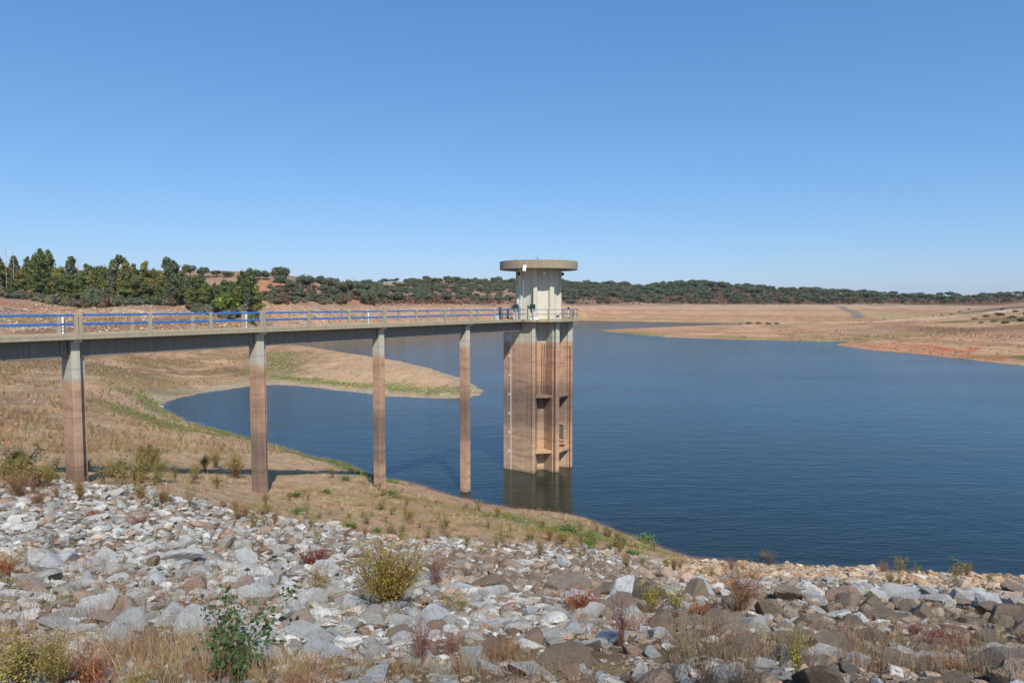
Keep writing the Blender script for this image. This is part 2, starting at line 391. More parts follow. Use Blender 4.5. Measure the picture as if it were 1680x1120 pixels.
# ground colour: what each patch of soil, sand or dry grass is made of
def lin(c): return np.array(S(*c))
def blend(C, m, c): return C*(1-m[:, None])+np.asarray(c)*m[:, None]
n1 = fbm(GX/5, GY/5, 5, 41); n2 = fbm(GX/22, GY/22, 4, 51); n3 = fbm(GX/1.3, GY/1.3, 4, 61)
nf = fbm(AA.ravel()*60, np.log(RR.ravel())*60, 4, 71)
C = np.tile(lin((206, 170, 132)), (len(GX), 1))
C = blend(C, sstep(.42, .66, n2)*.5, lin((192, 148, 116)))
C = blend(C, sstep(.45, .7, n1)*.5, lin((178, 160, 124)))
C = blend(C, sstep(.5, .75, n3)*.5*(Rr < 200), lin((206, 178, 148)))
# far drawdown banks: horizontal strand lines
far = sstep(160, 330, Rr)
strand = fbm(TZ*1.7+fbm(GX/60, GY/60, 3, 5)*3, GX/220, 4, 81)
C = blend(C, far*.8, lin((196, 150, 112)))
C = blend(C, far*sstep(.45, .62, strand)*.55, lin((164, 122, 94)))
C = blend(C, far*sstep(.55, .35, strand)*.45, lin((202, 166, 130)))
C = blend(C, far*sstep(.55, .8, fbm(GX/35, GY/14, 4, 85))*.5, lin((160, 140, 118)))
# left land behind and under the bridge: dry weeds over brown soil
leftw = sstep(-18, -45, GX+Rr*.10)*sstep(300, 180, Rr)*sstep(30, 45, Rr)*sstep(3, 30, SD)
C = blend(C, leftw*sstep(.35, .6, n1)*.75, lin((128, 98, 72)))
C = blend(C, leftw*sstep(.5, .7, n2)*.55, lin((126, 116, 72)))
greyst = sstep(8, 2, SD)*sstep(95, 120, Rr)*sstep(280, 230, Rr)*(GX < 0)
C = blend(C, greyst*.5, lin((172, 164, 142)))
# uplands above the old high-water line
up = sstep(14.2, 16.2, TZ+(n1-.5)*2)*sstep(180, 240, Rr)
C = blend(C, up*.95, lin((170, 138, 116)))
C = blend(C, up*sstep(.45, .7, n2)*.75, lin((140, 112, 90)))
C = blend(C, up*sstep(850, 930, Rr)*.8, lin((112, 82, 60)))
rim = sstep(11.0, 12.8, TZ+(n1-.5))*sstep(15.2, 14.2, TZ+(n1-.5)*2)*sstep(200, 300, Rr)
C = blend(C, rim*.5, lin((176, 160, 140)))
# soil between the riprap stones, coloured dark so the gaps look shaded
_px, _py = to_px(GX, np.maximum(GY, 1), TZ); dam = sstep(-2, 10, _py-np.interp(_px, [-200, 0, 70, 150, 270, 350, 430, 540, 640, 760, 900, 1000, 1060, 1110, 1200, 1680, 2000], [775, 792, 788, 794, 806, 826, 842, 862, 878, 890, 893, 902, 910, 914, 921, 946, 955]))*(Rr < 60)
def polydist(P):
    """distance of every grid point to a surveyed line, in fractions of range"""
    P = np.array(P); A = P[:-1]; B = P[1:]; best = np.full(len(GX), 1e9)
    lo = P.min(0)-60; hi = P.max(0)+60
    idx = np.nonzero((GX > lo[0]) & (GX < hi[0]) & (GY > lo[1]) & (GY < hi[1]))[0]
    x = GX[idx]; y = GY[idx]; b = np.full(len(idx), 1e9)
    for a, c in zip(A, B):
        d = c-a; t = np.clip(((x-a[0])*d[0]+(y-a[1])*d[1])/(d@d+1e-9), 0, 1)
        b = np.minimum(b, np.hypot(x-a[0]-t*d[0], y-a[1]-t*d[1]))
    best[idx] = b; return best
def patch(pts, wid, col, amt, rag=.8):
    global C
    P = [hit(*q) for q in pts]; P = [(p[0], p[1]) for p in P if p]
    if len(P) < 2: return
    d = polydist(P); wv = wid*(1+rag*(fbm(GX/max(wid, 1), GY/max(wid, 1), 3, int(wid*7)+5)-.5)*2)
    m = sstep(1.15, .35, d/np.maximum(wv, .01))*amt*(SD > 0)
    C = blend(C, m, lin(col))
G1, G2, G3 = (104, 118, 58), (134, 138, 72), (150, 142, 82)
patch([(330, 697), (380, 715), (430, 728), (500, 748), (560, 762), (640, 790)], 2.0, (96, 118, 52), .8)
patch([(170, 660), (230, 680), (300, 705), (350, 712)], 4.0, (116, 120, 62), .75)
patch([(200, 640), (240, 655), (262, 672), (300, 690)], 3.0, (110, 126, 60), .6)
patch([(150, 600), (200, 615), (260, 640)], 9, (120, 116, 70), .5)
patch([(430, 585), (450, 600), (440, 620)], 9, (128, 130, 78), .6)
patch([(470, 620), (540, 628), (620, 636), (700, 643), (750, 640)], 3.2, (124, 138, 66), .8)
patch([(640, 812), (760, 835), (850, 852), (930, 872), (1000, 885), (1080, 903)], 2.3, (152, 144, 84), .6)
patch([(830, 843), (870, 858), (940, 868)], 1.5, (96, 124, 60), .5)
patch([(500, 800), (620, 825), (760, 850), (880, 872)], 2.5, (176, 148, 100), .5)
patch([(985, 543.5), (1020, 546), (1060, 548)], 7, (122, 136, 70), .9)
patch([(1060, 549), (1100, 551)], 5, (140, 146, 84), .7)
patch([(1180, 552), (1260, 556), (1330, 557.5), (1400, 558)], 7, (142, 140, 76), .65)
patch([(1290, 549), (1340, 552)], 8, (128, 132, 70), .5)
patch([(1460, 553), (1500, 548), (1540, 546)], 12, (142, 132, 74), .5)
patch([(1590, 586), (1640, 588), (1680, 586), (1720, 588)], 5, (84, 98, 48), .85)
patch([(950, 522), (1010, 524), (1100, 525), (1200, 527), (1350, 528), (1500, 520)], 8, (150, 148, 92), .6)
patch([(1420, 516), (1480, 518), (1560, 517), (1620, 514)], 14, (158, 160, 110), .6)
patch([(1430, 565), (1470, 565), (1520, 567), (1560, 575), (1590, 576), (1600, 571)], 2.4, (206, 104, 68), .85, .5)
patch([(1400, 567), (1440, 571), (1500, 575), (1560, 581), (1640, 590)], 6, (204, 136, 98), .55)
patch([(1000, 544), (1100, 546), (1200, 545), (1300, 543)], 10, (198, 140, 104), .5)
patch([(1560, 528), (1620, 524), (1700, 522)], 20, (128, 106, 68), .9)
patch([(1560, 540), (1620, 538), (1700, 536)], 26, (138, 108, 80), .85)
patch([(1640, 508), (1680, 503), (1720, 505)], 26, (122, 98, 62), .9)
patch([(1090, 552), (1170, 548), (1250, 541), (1320, 537.5)], 3.2, (222, 182, 148), .8, .3)      # tracks
patch([(1280, 530), (1380, 529), (1450, 528), (1520, 523), (1600, 517), (1680, 507), (1740, 500)], 5.5, (222, 192, 160), 1.0, .3)
patch([(-30, 700), (0, 706), (60, 722), (130, 738), (220, 758), (330, 775)], 1.1, (206, 168, 132), .65, .4)
patch([(-60, 545), (40, 540), (120, 532), (200, 524), (240, 519), (258, 516)], 2.6, (206, 190, 160), .8, .4)
patch([(170, 507), (215, 509.5), (250, 513)], 3.0, (214, 188, 158), .8, .3)
patch([(243, 518), (258, 520)], 4.2, (226, 208, 176), .95, .3)
patch([(45, 502), (75, 506), (100, 509)], 6, (200, 110, 76), .85)
patch([(-40, 500), (0, 495), (30, 502)], 6, (190, 112, 82), .8)
patch([(0, 511), (30, 510), (45, 511)], 4.5, (120, 122, 126), .9)
patch([(60, 528), (160, 523), (250, 527), (380, 521)], 12, (148, 120, 72), .7)
patch([(60, 545), (200, 538), (330, 530)], 9, (140, 96, 72), .6)
patch([(420, 515), (520, 513), (640, 511), (740, 512)], 9, (170, 150, 132), .6)
patch([(430, 505), (520, 503), (600, 504), (700, 503), (800, 505)], 6, (186, 150, 118), .6)
patch([(560, 490), (620, 493), (700, 492), (760, 494), (830, 493)], 14, (186, 116, 82), .7)
patch([(430, 466), (445, 475), (440, 485)], 18, (190, 130, 96), .7)
patch([(1380, 503), (1400, 512), (1410, 522)], 7, (112, 112, 112), .7)
patch([(1590, 507), (1625, 505), (1650, 508)], 8, (128, 124, 116), .8)
patch([(1040, 498), (1100, 500), (1200, 501), (1330, 501), (1480, 500)], 9, (206, 182, 158), .5)
C = blend(C, sstep(.45, .25, SD)*(SD > 0)*sstep(200, 40, Rr)*.6, lin((128, 100, 78)))   # damp rim
gap_shade_soil = lin((120, 104, 80))  # brown soil, its dark tone painting shade into the gaps
C = blend(C, dam*.8, gap_shade_soil); C = blend(C, dam*sstep(.5, .65, n3)*.6, lin((160, 136, 104)))
C = C*(.80+.40*nf[:, None])
n = N('soil_and_sand', .97, .15); P = n.pos()
f1 = n.noise(P, 2.2, 5, .65); f2 = n.noise(P, 14, 4, .7); f3 = n.vor(P, 5.0)
cc = n.mix(n.mr(f1, .3, .7, 0., .35), n.attr(), n.mix(1.0, n.attr(), (.62, .58, .52), 'MULTIPLY'))
cc = n.mix(n.mr(f2, .45, .75, 0., .55), cc, n.mix(1.0, n.attr(), (1.35, 1.32, 1.28), 'MULTIPLY'))
cc = n.mix(n.mr(f3, .0, .16, .45, 0.), cc, n.mix(1.0, n.attr(), (.45, .42, .38), 'MULTIPLY'))
f4 = n.vor(P, 2.1, 'F1', 'Color'); f5 = n.noise(P, .55, 6, .72)
cc = n.mix(n.mr(f5, .50, .64, 0., .6), cc, n.mix(1.0, cc, (.60, .58, .50), 'MULTIPLY'))
f6 = n.noise(n.scale(P, (1, 1, 1)), 1.6, 6, .78); cc = n.mix(n.mr(f6, .53, .60, 0., .5), cc, n.mix(1.0, cc, (.66, .62, .52), 'MULTIPLY'))
cc = n.mix(n.mr(f5, .46, .32, 0., .4), cc, n.mix(1.0, cc, (1.22, 1.2, 1.16), 'MULTIPLY'))
cc = n.mix(.22, cc, n.mix(1.0, cc, f4, 'MULTIPLY'))
n.col(cc); n.bump(n.math('ADD', f1, n.math('MULTIPLY', f2, .5)), .30, .9); M['soil'] = n.m
idx = np.arange(NR*NA).reshape(NR, NA)
F = np.stack([idx[:-1, :-1], idx[1:, :-1], idx[1:, 1:], idx[:-1, 1:]], -1).reshape(-1, 4)[:, ::-1]
me = np_mesh('terrain', np.stack([GX, GY, TZ], 1), F, [M['soil']], color=C, smooth=True)
tag(obj('terrain', me), kind='structure')
# dam crest under and behind the camera
mb = MB(); mb.box(-120, 120, -14, -1.0, 12, 15.55); tag(mb.build('dam_crest', M['soil']), kind='structure')

# ---------------------------------------------------------------- water
na, nr = 420, 420
wa = np.linspace(R(-70), R(70), na); wr = np.exp(np.linspace(math.log(20), math.log(1400), nr))
WA, WR = np.meshgrid(wa, wr, indexing='xy'); wx = (WR*np.sin(WA)).ravel(); wy = (WR*np.cos(WA)).ravel()
depth = -hgt(wx, wy); shal = sstep(.14, .0, depth)*(depth > -1)
wcol = np.stack([shal, shal, shal], 1)
idx = np.arange(na*nr).reshape(nr, na)
F = np.stack([idx[:-1, :-1], idx[1:, :-1], idx[1:, 1:], idx[:-1, 1:]], -1).reshape(-1, 4)[:, ::-1]
keep = (hgt(wx, wy) < 1.5)[F].any(1); F = F[keep]
n = N('lake_water', .05, .5); P = n.pos()
wa1 = n.noise(n.scale(P, (.55, 1.9, 1)), 1.25, 3, .55, .35)
wa2 = n.noise(n.scale(P, (.22, .6, 1)), .8, 2, .5, .3)
wa3 = n.noise(n.scale(P, (1.0, 1.3, 1)), 5.5, 2, .5)
gust = n.noise(n.scale(P, (.010, .035, 1)), 1.0, 3, .6)
hh = n.math('ADD', n.math('ADD', n.math('MULTIPLY', wa1, .62), n.math('MULTIPLY', wa2, .9)), n.math('MULTIPLY', wa3, .16))
hh = n.math('MULTIPLY', hh, n.mr(gust, .35, .65, .72, 1.2))
bp_ = n.new('ShaderNodeBump'); n.put(bp_.inputs['Height'], hh); bp_.inputs['Distance'].default_value = .075; bp_.inputs['Strength'].default_value = 1
body = n.new('ShaderNodeBsdfDiffuse'); n.put(body.inputs['Color'], n.mix(n.attr(), (.014, .021, .014), (.10, .066, .042)))
gl = n.new('ShaderNodeBsdfGlossy'); gl.inputs['Color'].default_value = (.80, .92, 1.0, 1); gl.inputs['Roughness'].default_value = .07
fr_ = n.new('ShaderNodeFresnel'); fr_.inputs['IOR'].default_value = 1.33
for nd in (gl, fr_): n.t.links.new(bp_.outputs[0], nd.inputs['Normal'])
fac = n.math('MINIMUM', n.math('MULTIPLY', fr_.outputs[0], .98), .52)
mx = n.new('ShaderNodeMixShader'); n.put(mx.inputs[0], fac); n.t.links.new(body.outputs[0], mx.inputs[1]); n.t.links.new(gl.outputs[0], mx.inputs[2])
n.t.links.new(mx.outputs[0], n.t.nodes['Material Output'].inputs['Surface']); n.t.nodes.remove(n.b); M['water'] = n.m
tag(obj('water', np_mesh('water', np.stack([wx, wy, np.zeros(len(wx))], 1), F, [M['water']], color=wcol, smooth=True)), kind='structure')

# ---------------------------------------------------------------- footbridge
P0 = np.array([-23.2, 35.4]); TH = R(34.3)
BD = np.array([math.sin(TH), math.cos(TH)]); BN = np.array([BD[1], -BD[0]])   # along, and towards the camera side
BM = Matrix(((BD[0], BN[0], 0, P0[0]), (BD[1], BN[1], 0, P0[1]), (0, 0, 1, 0), (0, 0, 0, 1)))
# local frame: x along the bridge (t), y towards the camera side (n), z up; mirrored frame so faces are flipped in lb()
def W3(t, nn, z): return tuple(BM @ Vector((t, nn, z)))
class LB(MB):
    """MB whose shapes are given in bridge coordinates"""
    def build(s, name, mat, parent=None, bevel=0, smooth=False, mats=None):
        s.v = [W3(*p) for p in s.v]; s.f = [tuple(reversed(f)) for f in s.f]
        if parent is not None:
            l = parent.location; s.v = [(x-l.x, y-l.y, z-l.z) for x, y, z in s.v]
        return MB.build(s, name, mat, parent, bevel, smooth, mats)
SPAN = 10.95; DZ = 15.83                       # deck top
b0 = W3(0, 0, 0)
bridge = thing('footbridge', 'long concrete footbridge with blue railings on tall stained piers', 'bridge', (b0[0], b0[1], h1(b0[0], b0[1])))
T_END = 42.45
NF = 1.05                                      # fascia face
joints = []
for k in range(-3, 5):
    for j in range(3): joints.append((k*SPAN+j*SPAN/3+.35, j == 0, k))
joints = [j for j in joints if j[0] < T_END-1.0]
edges = [j[0] for j in joints]+[T_END-.2]
for i, (t, dbl, k) in enumerate(joints):
    a, b = edges[i]+.02, edges[i+1]-.02
    mb = LB(); mb.box(a, b, -NF, NF, DZ-.27, DZ-.10)
    mb.box(a, b, NF-.30, NF+.0, DZ-.098, DZ); mb.box(a, b, -NF, -NF+.30, DZ-.098, DZ)
    mb.build('deck_slab', M['conc_deck'], bridge, bevel=.012)
for k in range(-3, 4):                         # one beam per span, butting at the piers
    a, b = k*SPAN-.05, (k+1)*SPAN-.45
    if k == 3: b = T_END-.05
    mb = LB(); mb.box(a, b, -.42, .42, DZ-1.22, DZ-.272); mb.build('beam', M['conc_beam'], bridge, bevel=.02)
    if k == 3: continue
    mb = LB(); mb.box(b+.03, b+.36, -.40, .40, DZ-1.15, DZ-.274); mb.build('bearing_block', M['conc_beam'], bridge)
def post(t, s, wd=.17, parent=bridge, mat='conc_deck'):
    mb = LB(); n0 = s*NF; n1_ = s*(NF-.17); lo, hi = min(n0+s*.02, n1_), max(n0+s*.02, n1_)
    mb.box(t-wd/2, t+wd/2, lo, hi, DZ-.268, DZ+1.05)
    mb.build('railing_post', M[mat], parent, bevel=.015)
postt = []
for t, dbl, k in joints:
    for s in (1, -1):
        if dbl:
            post(t-.23, s, .17); post(t-.03, s, .17)
        else: post(t-.10, s, .19)
    postt.append((t, dbl))
for s in (1, -1):                              # two rails, one length per panel
    for zi in (.97, .50):
        for i in range(len(postt)):
            a = postt[i][0]+(.06 if postt[i][1] else 0); b = (postt[i+1][0]-.32*(1 if postt[i+1][1] else .6)) if i+1 < len(postt) else T_END-.3
            mb = LB(); nn = s*(NF-.06)
            mb.box(a-.01, b+.02, min(nn, nn-s*.055), max(nn, nn-s*.055), DZ+zi-.045, DZ+zi+.045)
            o = mb.build('handrail', M['blue_old'] if edges[i] > 3.4*SPAN else M['blue'], bridge, bevel=.018)
# piers
def pier(k, nlo, nhi, wt, gz=None):
    t = k*SPAN
    x, y, _ = W3(t+.3, .2, 0); zb = h1(x, y)-1.2
    mb = LB(); mb.box(t, t+wt, nlo, nhi, zb, DZ-.28) if k < 99 else None
    return mb
for k, nlo, nhi, wt in [(-1, -.5, .62, .5), (0, -.52, .62, .42), (1, -.24, .62, .56), (2, -.16, .62, .56), (3, -.16, .62, .57)]:
    t = k*SPAN; x, y, _ = W3(t+.3, .2, 0); zb = min(h1(x, y)-1.0, -1.5 if k == 3 else 99)
    mb = LB()
    # column: full width up to the beam, only the camera side carries on past it to the deck
    ta = t-.0
    mb.box(ta, ta+wt, nlo, nhi, zb, DZ-1.225)
    mb.box(ta+wt+.0, ta+wt+.36, nhi-.56, nhi-.36, zb, DZ-1.23)
    mb.build('pier', M['conc_pier'], bridge, bevel=.02)
    mb = LB(); mb.box(ta+.004, ta+wt-.004, .425, nhi-.003, DZ-1.227, DZ-.30); mb.box(ta+.004, ta+wt-.004, nhi-.003, NF-.1, DZ-.42, DZ-.275)
    mb.build('bracket', M['conc_pier'], bridge, bevel=.01)
# short black and white marker posts on the far railing
for k in (0, 1, 2):
    t = k*SPAN+.35-.1
    mb = LB(); n0 = -NF+.02
    mb.tube((t, n0+.22, DZ-.1), (t, n0+.22, DZ+.87), .055, n=10); o = mb.build('marker_post', M['white'], None)
    lab = ['white marker post with black bands on the bridge deck above the leftmost pier',
           'white marker post with black bands on the bridge deck above the second pier',
           'white marker post with black bands on the bridge deck above the third pier'][k]
    tag(o, lab, 'marker post', 'black and white marker posts on the footbridge')
    for za, zb_ in ((.45, .53), (.12, .17), (.28, .32)):
        mb = LB(); mb.tube((t, n0+.22, DZ+za), (t, n0+.22, DZ+zb_), .060, n=10); mb.build('black_band', M['black'], o)

# ---------------------------------------------------------------- intake tower
OT, ON = 45.5, .47                             # centre in bridge coordinates
tc = W3(OT, ON, 0)
tower = thing('intake_tower', 'tall stained concrete tower with ribbed shaft and round flat roof in the lake', 'tower', (tc[0], tc[1], 0))
def pol(r, a): return (OT+r*math.cos(R(a)), ON+r*math.sin(R(a)))   # a = 180 faces the bridge, 90 the camera side
def octp(r, off=22.5): return [pol(r, off+45*i) for i in range(8)]
def radial(mb, a, r0, r1, w, z0, z1):
    c, s = math.cos(R(a)), math.sin(R(a)); P4 = [(r0, -w/2), (r1, -w/2), (r1, w/2), (r0, w/2)]
    mb.prism([(OT+c*u-s*v, ON+s*u+c*v) for u, v in P4], z0, z1)
mb = LB(); v_ = [(x, y, z) for z, r in ((-6, 1.93), (7.5, 1.93), (13.0, 2.22), (15.5, 2.24)) for x, y in octp(r)]
mb.add(v_, [tuple(range(7, -1, -1)), tuple(range(24, 32))]+[(k*8+i, k*8+(i+1) % 8, k*8+8+(i+1) % 8, k*8+8+i) for k in range(3) for i in range(8)]); mb.build('lower_shaft', M['conc_pier'], tower)
# flat-faced bridge side
mb = LB(); mb.prism([(OT-3.18, ON-2.33), (OT-3.18, ON+1.13), (OT-2.65, ON+1.15), (OT-1.6, ON+.8), (OT-1.3, ON-2.0), (OT-1.9, ON-3.1)], -6.1, 15.48); mb.build('gauge_wall', M['conc_pier'], tower, bevel=.03)
for a, r1, w in [(156.5, 3.50, .36), (112.5, 3.42, .46), (67.5, 3.66, .40), (22.5, 3.5, .45), (-22.5, 3.5, .45), (-67.5, 3.5, .45), (-112.5, 3.4, .45)]:
    mb = LB(); radial(mb, a, 1.7, r1, w, -6.2, 15.49); mb.build('rib', M['conc_pier'], tower, bevel=.025)
# second, shorter flange beside the two camera-side ribs leaves the gate groove between them
for a, r1 in [(112.5, 3.18), (67.5, 3.35)]:
    c, s = math.cos(R(a)), math.sin(R(a)); off = .40 if a > 100 else .21
    mb = LB(); mb.prism([(OT+c*u-s*v, ON+s*u+c*v) for u, v in [(1.7 if a > 100 else 3.15, off-.05), (r1, off-.05), (r1, off+.10), (1.7 if a > 100 else 3.15, off+.10)]], -6.25, 15.47)
    mb.build('groove_flange', M['conc_pier'], tower, bevel=.015)
    for q, m_ in ((.27, 'red'), (.31, 'red')):
        mb = LB(); u = r1+.06-q*.2 if a > 100 else 3.40+(q-.27)*1.2; q = q if a > 100 else .24; mb.tube((OT+c*u-s*(q), ON+s*u+c*(q), -2), (OT+c*u-s*(q), ON+s*u+c*(q), 12.9), .022, n=8)
        mb.build('guide_rail', M[m_], tower)
# shelves between the ribs
def bay(a0, a1, r, z0, z1, name='ledge'):
    p = [pol(1.88, a0), pol(r, a0+4.5), pol(r, a1-4.5), pol(1.88, a1)]
    mb = LB(); mb.prism(p[::-1], z0, z1); return mb.build(name, M['conc_pier'], tower, bevel=.015)
bay(67.5, 112.5, 3.38, 7.72, 7.98); bay(112.5, 157.5, 3.15, 7.72, 7.98)
bay(67.5, 112.5, 3.38, 1.95, 2.22); bay(112.5, 157.5, 3.15, 1.95, 2.22)
# window frame with grating in the right-hand bay
ca_, sa_ = math.cos(R(67.5)), math.sin(R(67.5))
def onrib(mb, u0, u1, v0, v1, z0, z1):
    mb.prism([(OT+ca_*u-sa_*v, ON+sa_*u+ca_*v) for u, v in [(u0, v0), (u1, v0), (u1, v1), (u0, v1)]], z0, z1); return mb
U0, U1, V0 = 2.08, 2.86, .202
mb = LB(); onrib(mb, U0, U1, V0, V0+.16, 2.85, 3.02); onrib(mb, U0, U1, V0, V0+.16, 4.58, 4.76); onrib(mb, U0, U0+.13, V0, V0+.15, 3.02, 4.58); onrib(mb, U1-.13, U1, V0, V0+.15, 3.02, 4.58)
fr = mb.build('opening_frame', M['conc_pier'], tower, bevel=.012)
mb = LB()
for i in range(5): onrib(mb, U0+.16+i*.10, U0+.19+i*.10, V0+.04, V0+.07, 3.02, 4.58)
for i in range(4): onrib(mb, U0+.13, U1-.13, V0+.075, V0+.095, 3.25+i*.36, 3.29+i*.36)
onrib(mb, U0+.13, U1-.13, V0, V0+.01, 3.02, 4.58)
g = mb.build('grating', M['grate'], None)
g.data.transform(Matrix.Translation(-Vector(tower.location))); g.parent = fr
mb = LB(); onrib(mb, U0, U1+.1, V0, V0+.30, 2.52, 2.66); mb.build('sill', M['conc_pier'], tower, bevel=.01)
# thin cable down the bays
for a, r, wd in ((138, 1.835, .03), (131, 1.84, .03)):
    x, y = pol(r, a); mb = LB(); mb.tube((x, y, 8.0), (*pol(r*1.155, a), 13.2), .025, n=6); mb.build('cable', M['black'], tower)
# water level gauge on the flat wall
mb = LB(); gn = -1.0
z = .1
random.seed(3)
while z < 15.0:
    mb.box(42.30, 42.316, gn, gn+.10, z, z+.05); mb.box(42.30, 42.316, gn+.07, gn+.17, z+.10, z+.15); z += .2
mb.box(42.304, 42.321, gn+.06, gn+.095, .0, 12.9)
mb.build('level_gauge', M['white'], tower)
for z in (14.5, 13.8, 11.9, 9.9, 7.9, 5.9, 3.9, 1.9):
    big = z > 13
    mb = LB(); mb.box(42.295, 42.321, gn-(.46 if big else .22), gn-.02, z, z+(.24 if big else .14)); pl = mb.build('gauge_plate', M['white'], tower)
    if big:
        mb = LB(); mb.box(42.285, 42.294, gn-.38, gn-.29, z+.07, z+.17); mb.box(42.285, 42.294, gn-.20, gn-.11, z+.07, z+.17)
        o = mb.build('digit', M['black'], None); o.data.transform(Matrix.Translation(-Vector(tower.location))); o.parent = pl
# platform
mb = LB(); mb.prism([pol(4.22, 22.5+45*i) for i in range(8)], DZ-.30, DZ-.10); mb.build('platform', M['conc_deck'], tower, bevel=.012)
PV = [pol(4.24, a) for a in (157.5, 112.5, 67.5, 22.5, -22.5, -67.5, -112.5, -157.5)]
for i in range(7):                             # kerb stones round the platform edge, set just proud of the slab
    a, b = Vector(PV[i]), Vector(PV[i+1]); d = (b-a).normalized(); nn = Vector((-d.y, d.x)); m = 2
    if (Vector((OT, ON))-(a+b)/2).dot(nn) > 0: nn = -nn
    for j in range(m):
        p, q = a+(b-a)*j/m+d*.04, a+(b-a)*(j+1)/m-d*.02
        mb = LB(); o_ = nn*.02; i_ = -nn*.24
        pts = [p+o_, q+o_, q+i_, p+i_]; mb.prism([tuple(v) for v in pts][::-1], DZ-.28, DZ+.02); mb.build('kerb', M['conc_deck'], tower, bevel=.012)
        c = p+(q-p)*(.02/(q-p).length)
        mb = LB(); w_ = d*.17
        pts = [c+nn*.04, c+nn*.04+w_, c-nn*.12+w_, c-nn*.12]; mb.prism([tuple(v) for v in pts][::-1], DZ-.26, DZ+1.05); mb.build('railing_post', M['conc_deck'], tower, bevel=.012)
        for zi in (.97, .50):
            mb = LB(); s0 = c+w_-nn*.04; s1 = a+(b-a)*(j+1)/m-nn*.04+d*.05
            mb.tube((s0.x, s0.y, DZ+zi), (s1.x, s1.y, DZ+zi), .032, n=8); mb.build('handrail', M['blue_old'], tower)
# upper shaft
ZR = 20.95                                     # underside of the roof
mb = LB(); mb.prism(octp(2.16), DZ-.2, ZR+.02); mb.build('upper_shaft', M['conc'], tower)
for i in range(8):
    a = 22.5+45*i
    mb = LB(); radial(mb, a, 1.5, 2.44, .50, DZ-.21, ZR+.01); mb.build('rib', M['conc'], tower, bevel=.02)
# narrow glazed strip beside one rib
a = 107; c, s = math.cos(R(90)), math.sin(R(90))
for i in range(6):
    x = OT-.50; y = ON+1.998; z0 = DZ+.75+i*.68
    mb = LB(); mb.box(x-.10, x+.10, y, y+.035, z0, z0+.58); o = mb.build('window', M['glass'], tower)
mb = LB(); mb.box(OT-.63, OT-.60, ON+1.99, ON+2.06, DZ+.3, ZR-.02); mb.box(OT-.40, OT-.37, ON+1.99, ON+2.06, DZ+.3, ZR-.02); mb.build('window_frame', M['black'], tower)
# roof disc
mb = LB(); n_ = 96; rr = 4.12
mb.prism([pol(rr, 360*i/n_) for i in range(n_)], ZR, ZR+.86)
roof = mb.build('roof_slab', M['conc_roof'], tower, bevel=.03)
for (a, r, h) in ((195, 3.3, .22), (150, 3.3, .30)):
    x, y = pol(r, a); mb = LB(); mb.tube((x, y, ZR+.85), (x, y, ZR+.86+h), .035, n=8)
    o = mb.build('roof_vent', M['black'], None); o.data.transform(Matrix.Translation(-Vector(tower.location))); o.parent = roof
# round lamps on the shaft under the roof
def lamp(x, y, z, dx, dy, ball, lm):
    mb = LB(); mb.tube((x, y, z), (x+dx, y+dy, z), .04, n=8)
    br = mb.build('lamp_bracket', M['black'], tower)
    bm_v = []; c = Vector((x+dx*1.25, y+dy*1.25, z-.02)); m2 = LB(); nn = 10
    for i in range(nn):
        z0 = -ball+2*ball*i/nn; z1 = -ball+2*ball*(i+1)/nn
        m2.tube(c+Vector((0, 0, z0)), c+Vector((0, 0, z1)), math.sqrt(max(ball*ball-z0*z0, 1e-4)), math.sqrt(max(ball*ball-z1*z1, 1e-4)), 14, False)
    o = m2.build('lamp_globe', M[lm], None, smooth=True); o.data.transform(Matrix.Translation(-Vector(tower.location))); o.parent = br
x, y = pol(2.03, 135); lamp(x, y, ZR-.42, -.28, .28, .16, 'white')
x, y = pol(2.2, 67.5); lamp(x, y, ZR-.42, .20, .22, .17, 'black')
x, y = pol(2.2, -157.5); lamp(x, y, ZR-.42, -.2, -.12, .17, 'black')

# lamp post beside the tower door
lp = W3(OT-3.92, ON+.62, DZ-.1)
t0 = thing('lamp_post', 'slender white lamp post with tilted square head by the tower shaft', 'lamp post', lp)
mb = MB(); mb.tube((0, 0, 0), (0, 0, 5.0), .045, .035, 10); mb.box(-.12, .12, -.12, .12, 0, .02); mb.build('pole', M['steel'], t0)
MM = Matrix.Translation((.12, -.55, 5.25)) @ Matrix.Rotation(R(14), 4, 'Y') @ Matrix.Rotation(R(-35), 4, 'X') @ Matrix.Scale(1.0, 4)
mb = MB(); mb.box(-.16, .16, -.07, .07, -.22, .30, MM); mb.box(-.14, .18, -.05, .05, -.42, -.225, MM); mb.build('lamp_head', M['white'], t0, bevel=.02)
mb = MB(); mb.tube((0, 0, 4.9), (.1, -.5, 5.15), .03, n=8); mb.build('arm', M['steel'], t0)
# control cabinet on the left of the shaft
cb = W3(OT-3.0, ON-.55, DZ-.1)
t0 = thing('control_cabinet', 'white upright cabinet panel on a post, left of the tower shaft', 'cabinet', cb, -TH)
mb = MB(); mb.box(-.17, .17, -.10, .10, 1.30, 2.15); mb.build('body', M['white'], t0, bevel=.015)
mb = MB(); mb.box(-.14, .14, -.115, -.103, 1.36, 2.09); mb.build('door', M['white'], t0, bevel=.004)
mb = MB(); mb.tube((0, 0, 0), (0, 0, 1.3), .035, n=8); mb.build('post', M['steel'], t0)
mb = MB(); mb.tube((-.05, 0, 2.15), (-.05, 0, 2.95), .018, n=6); mb.build('conduit', M['steel'], t0)
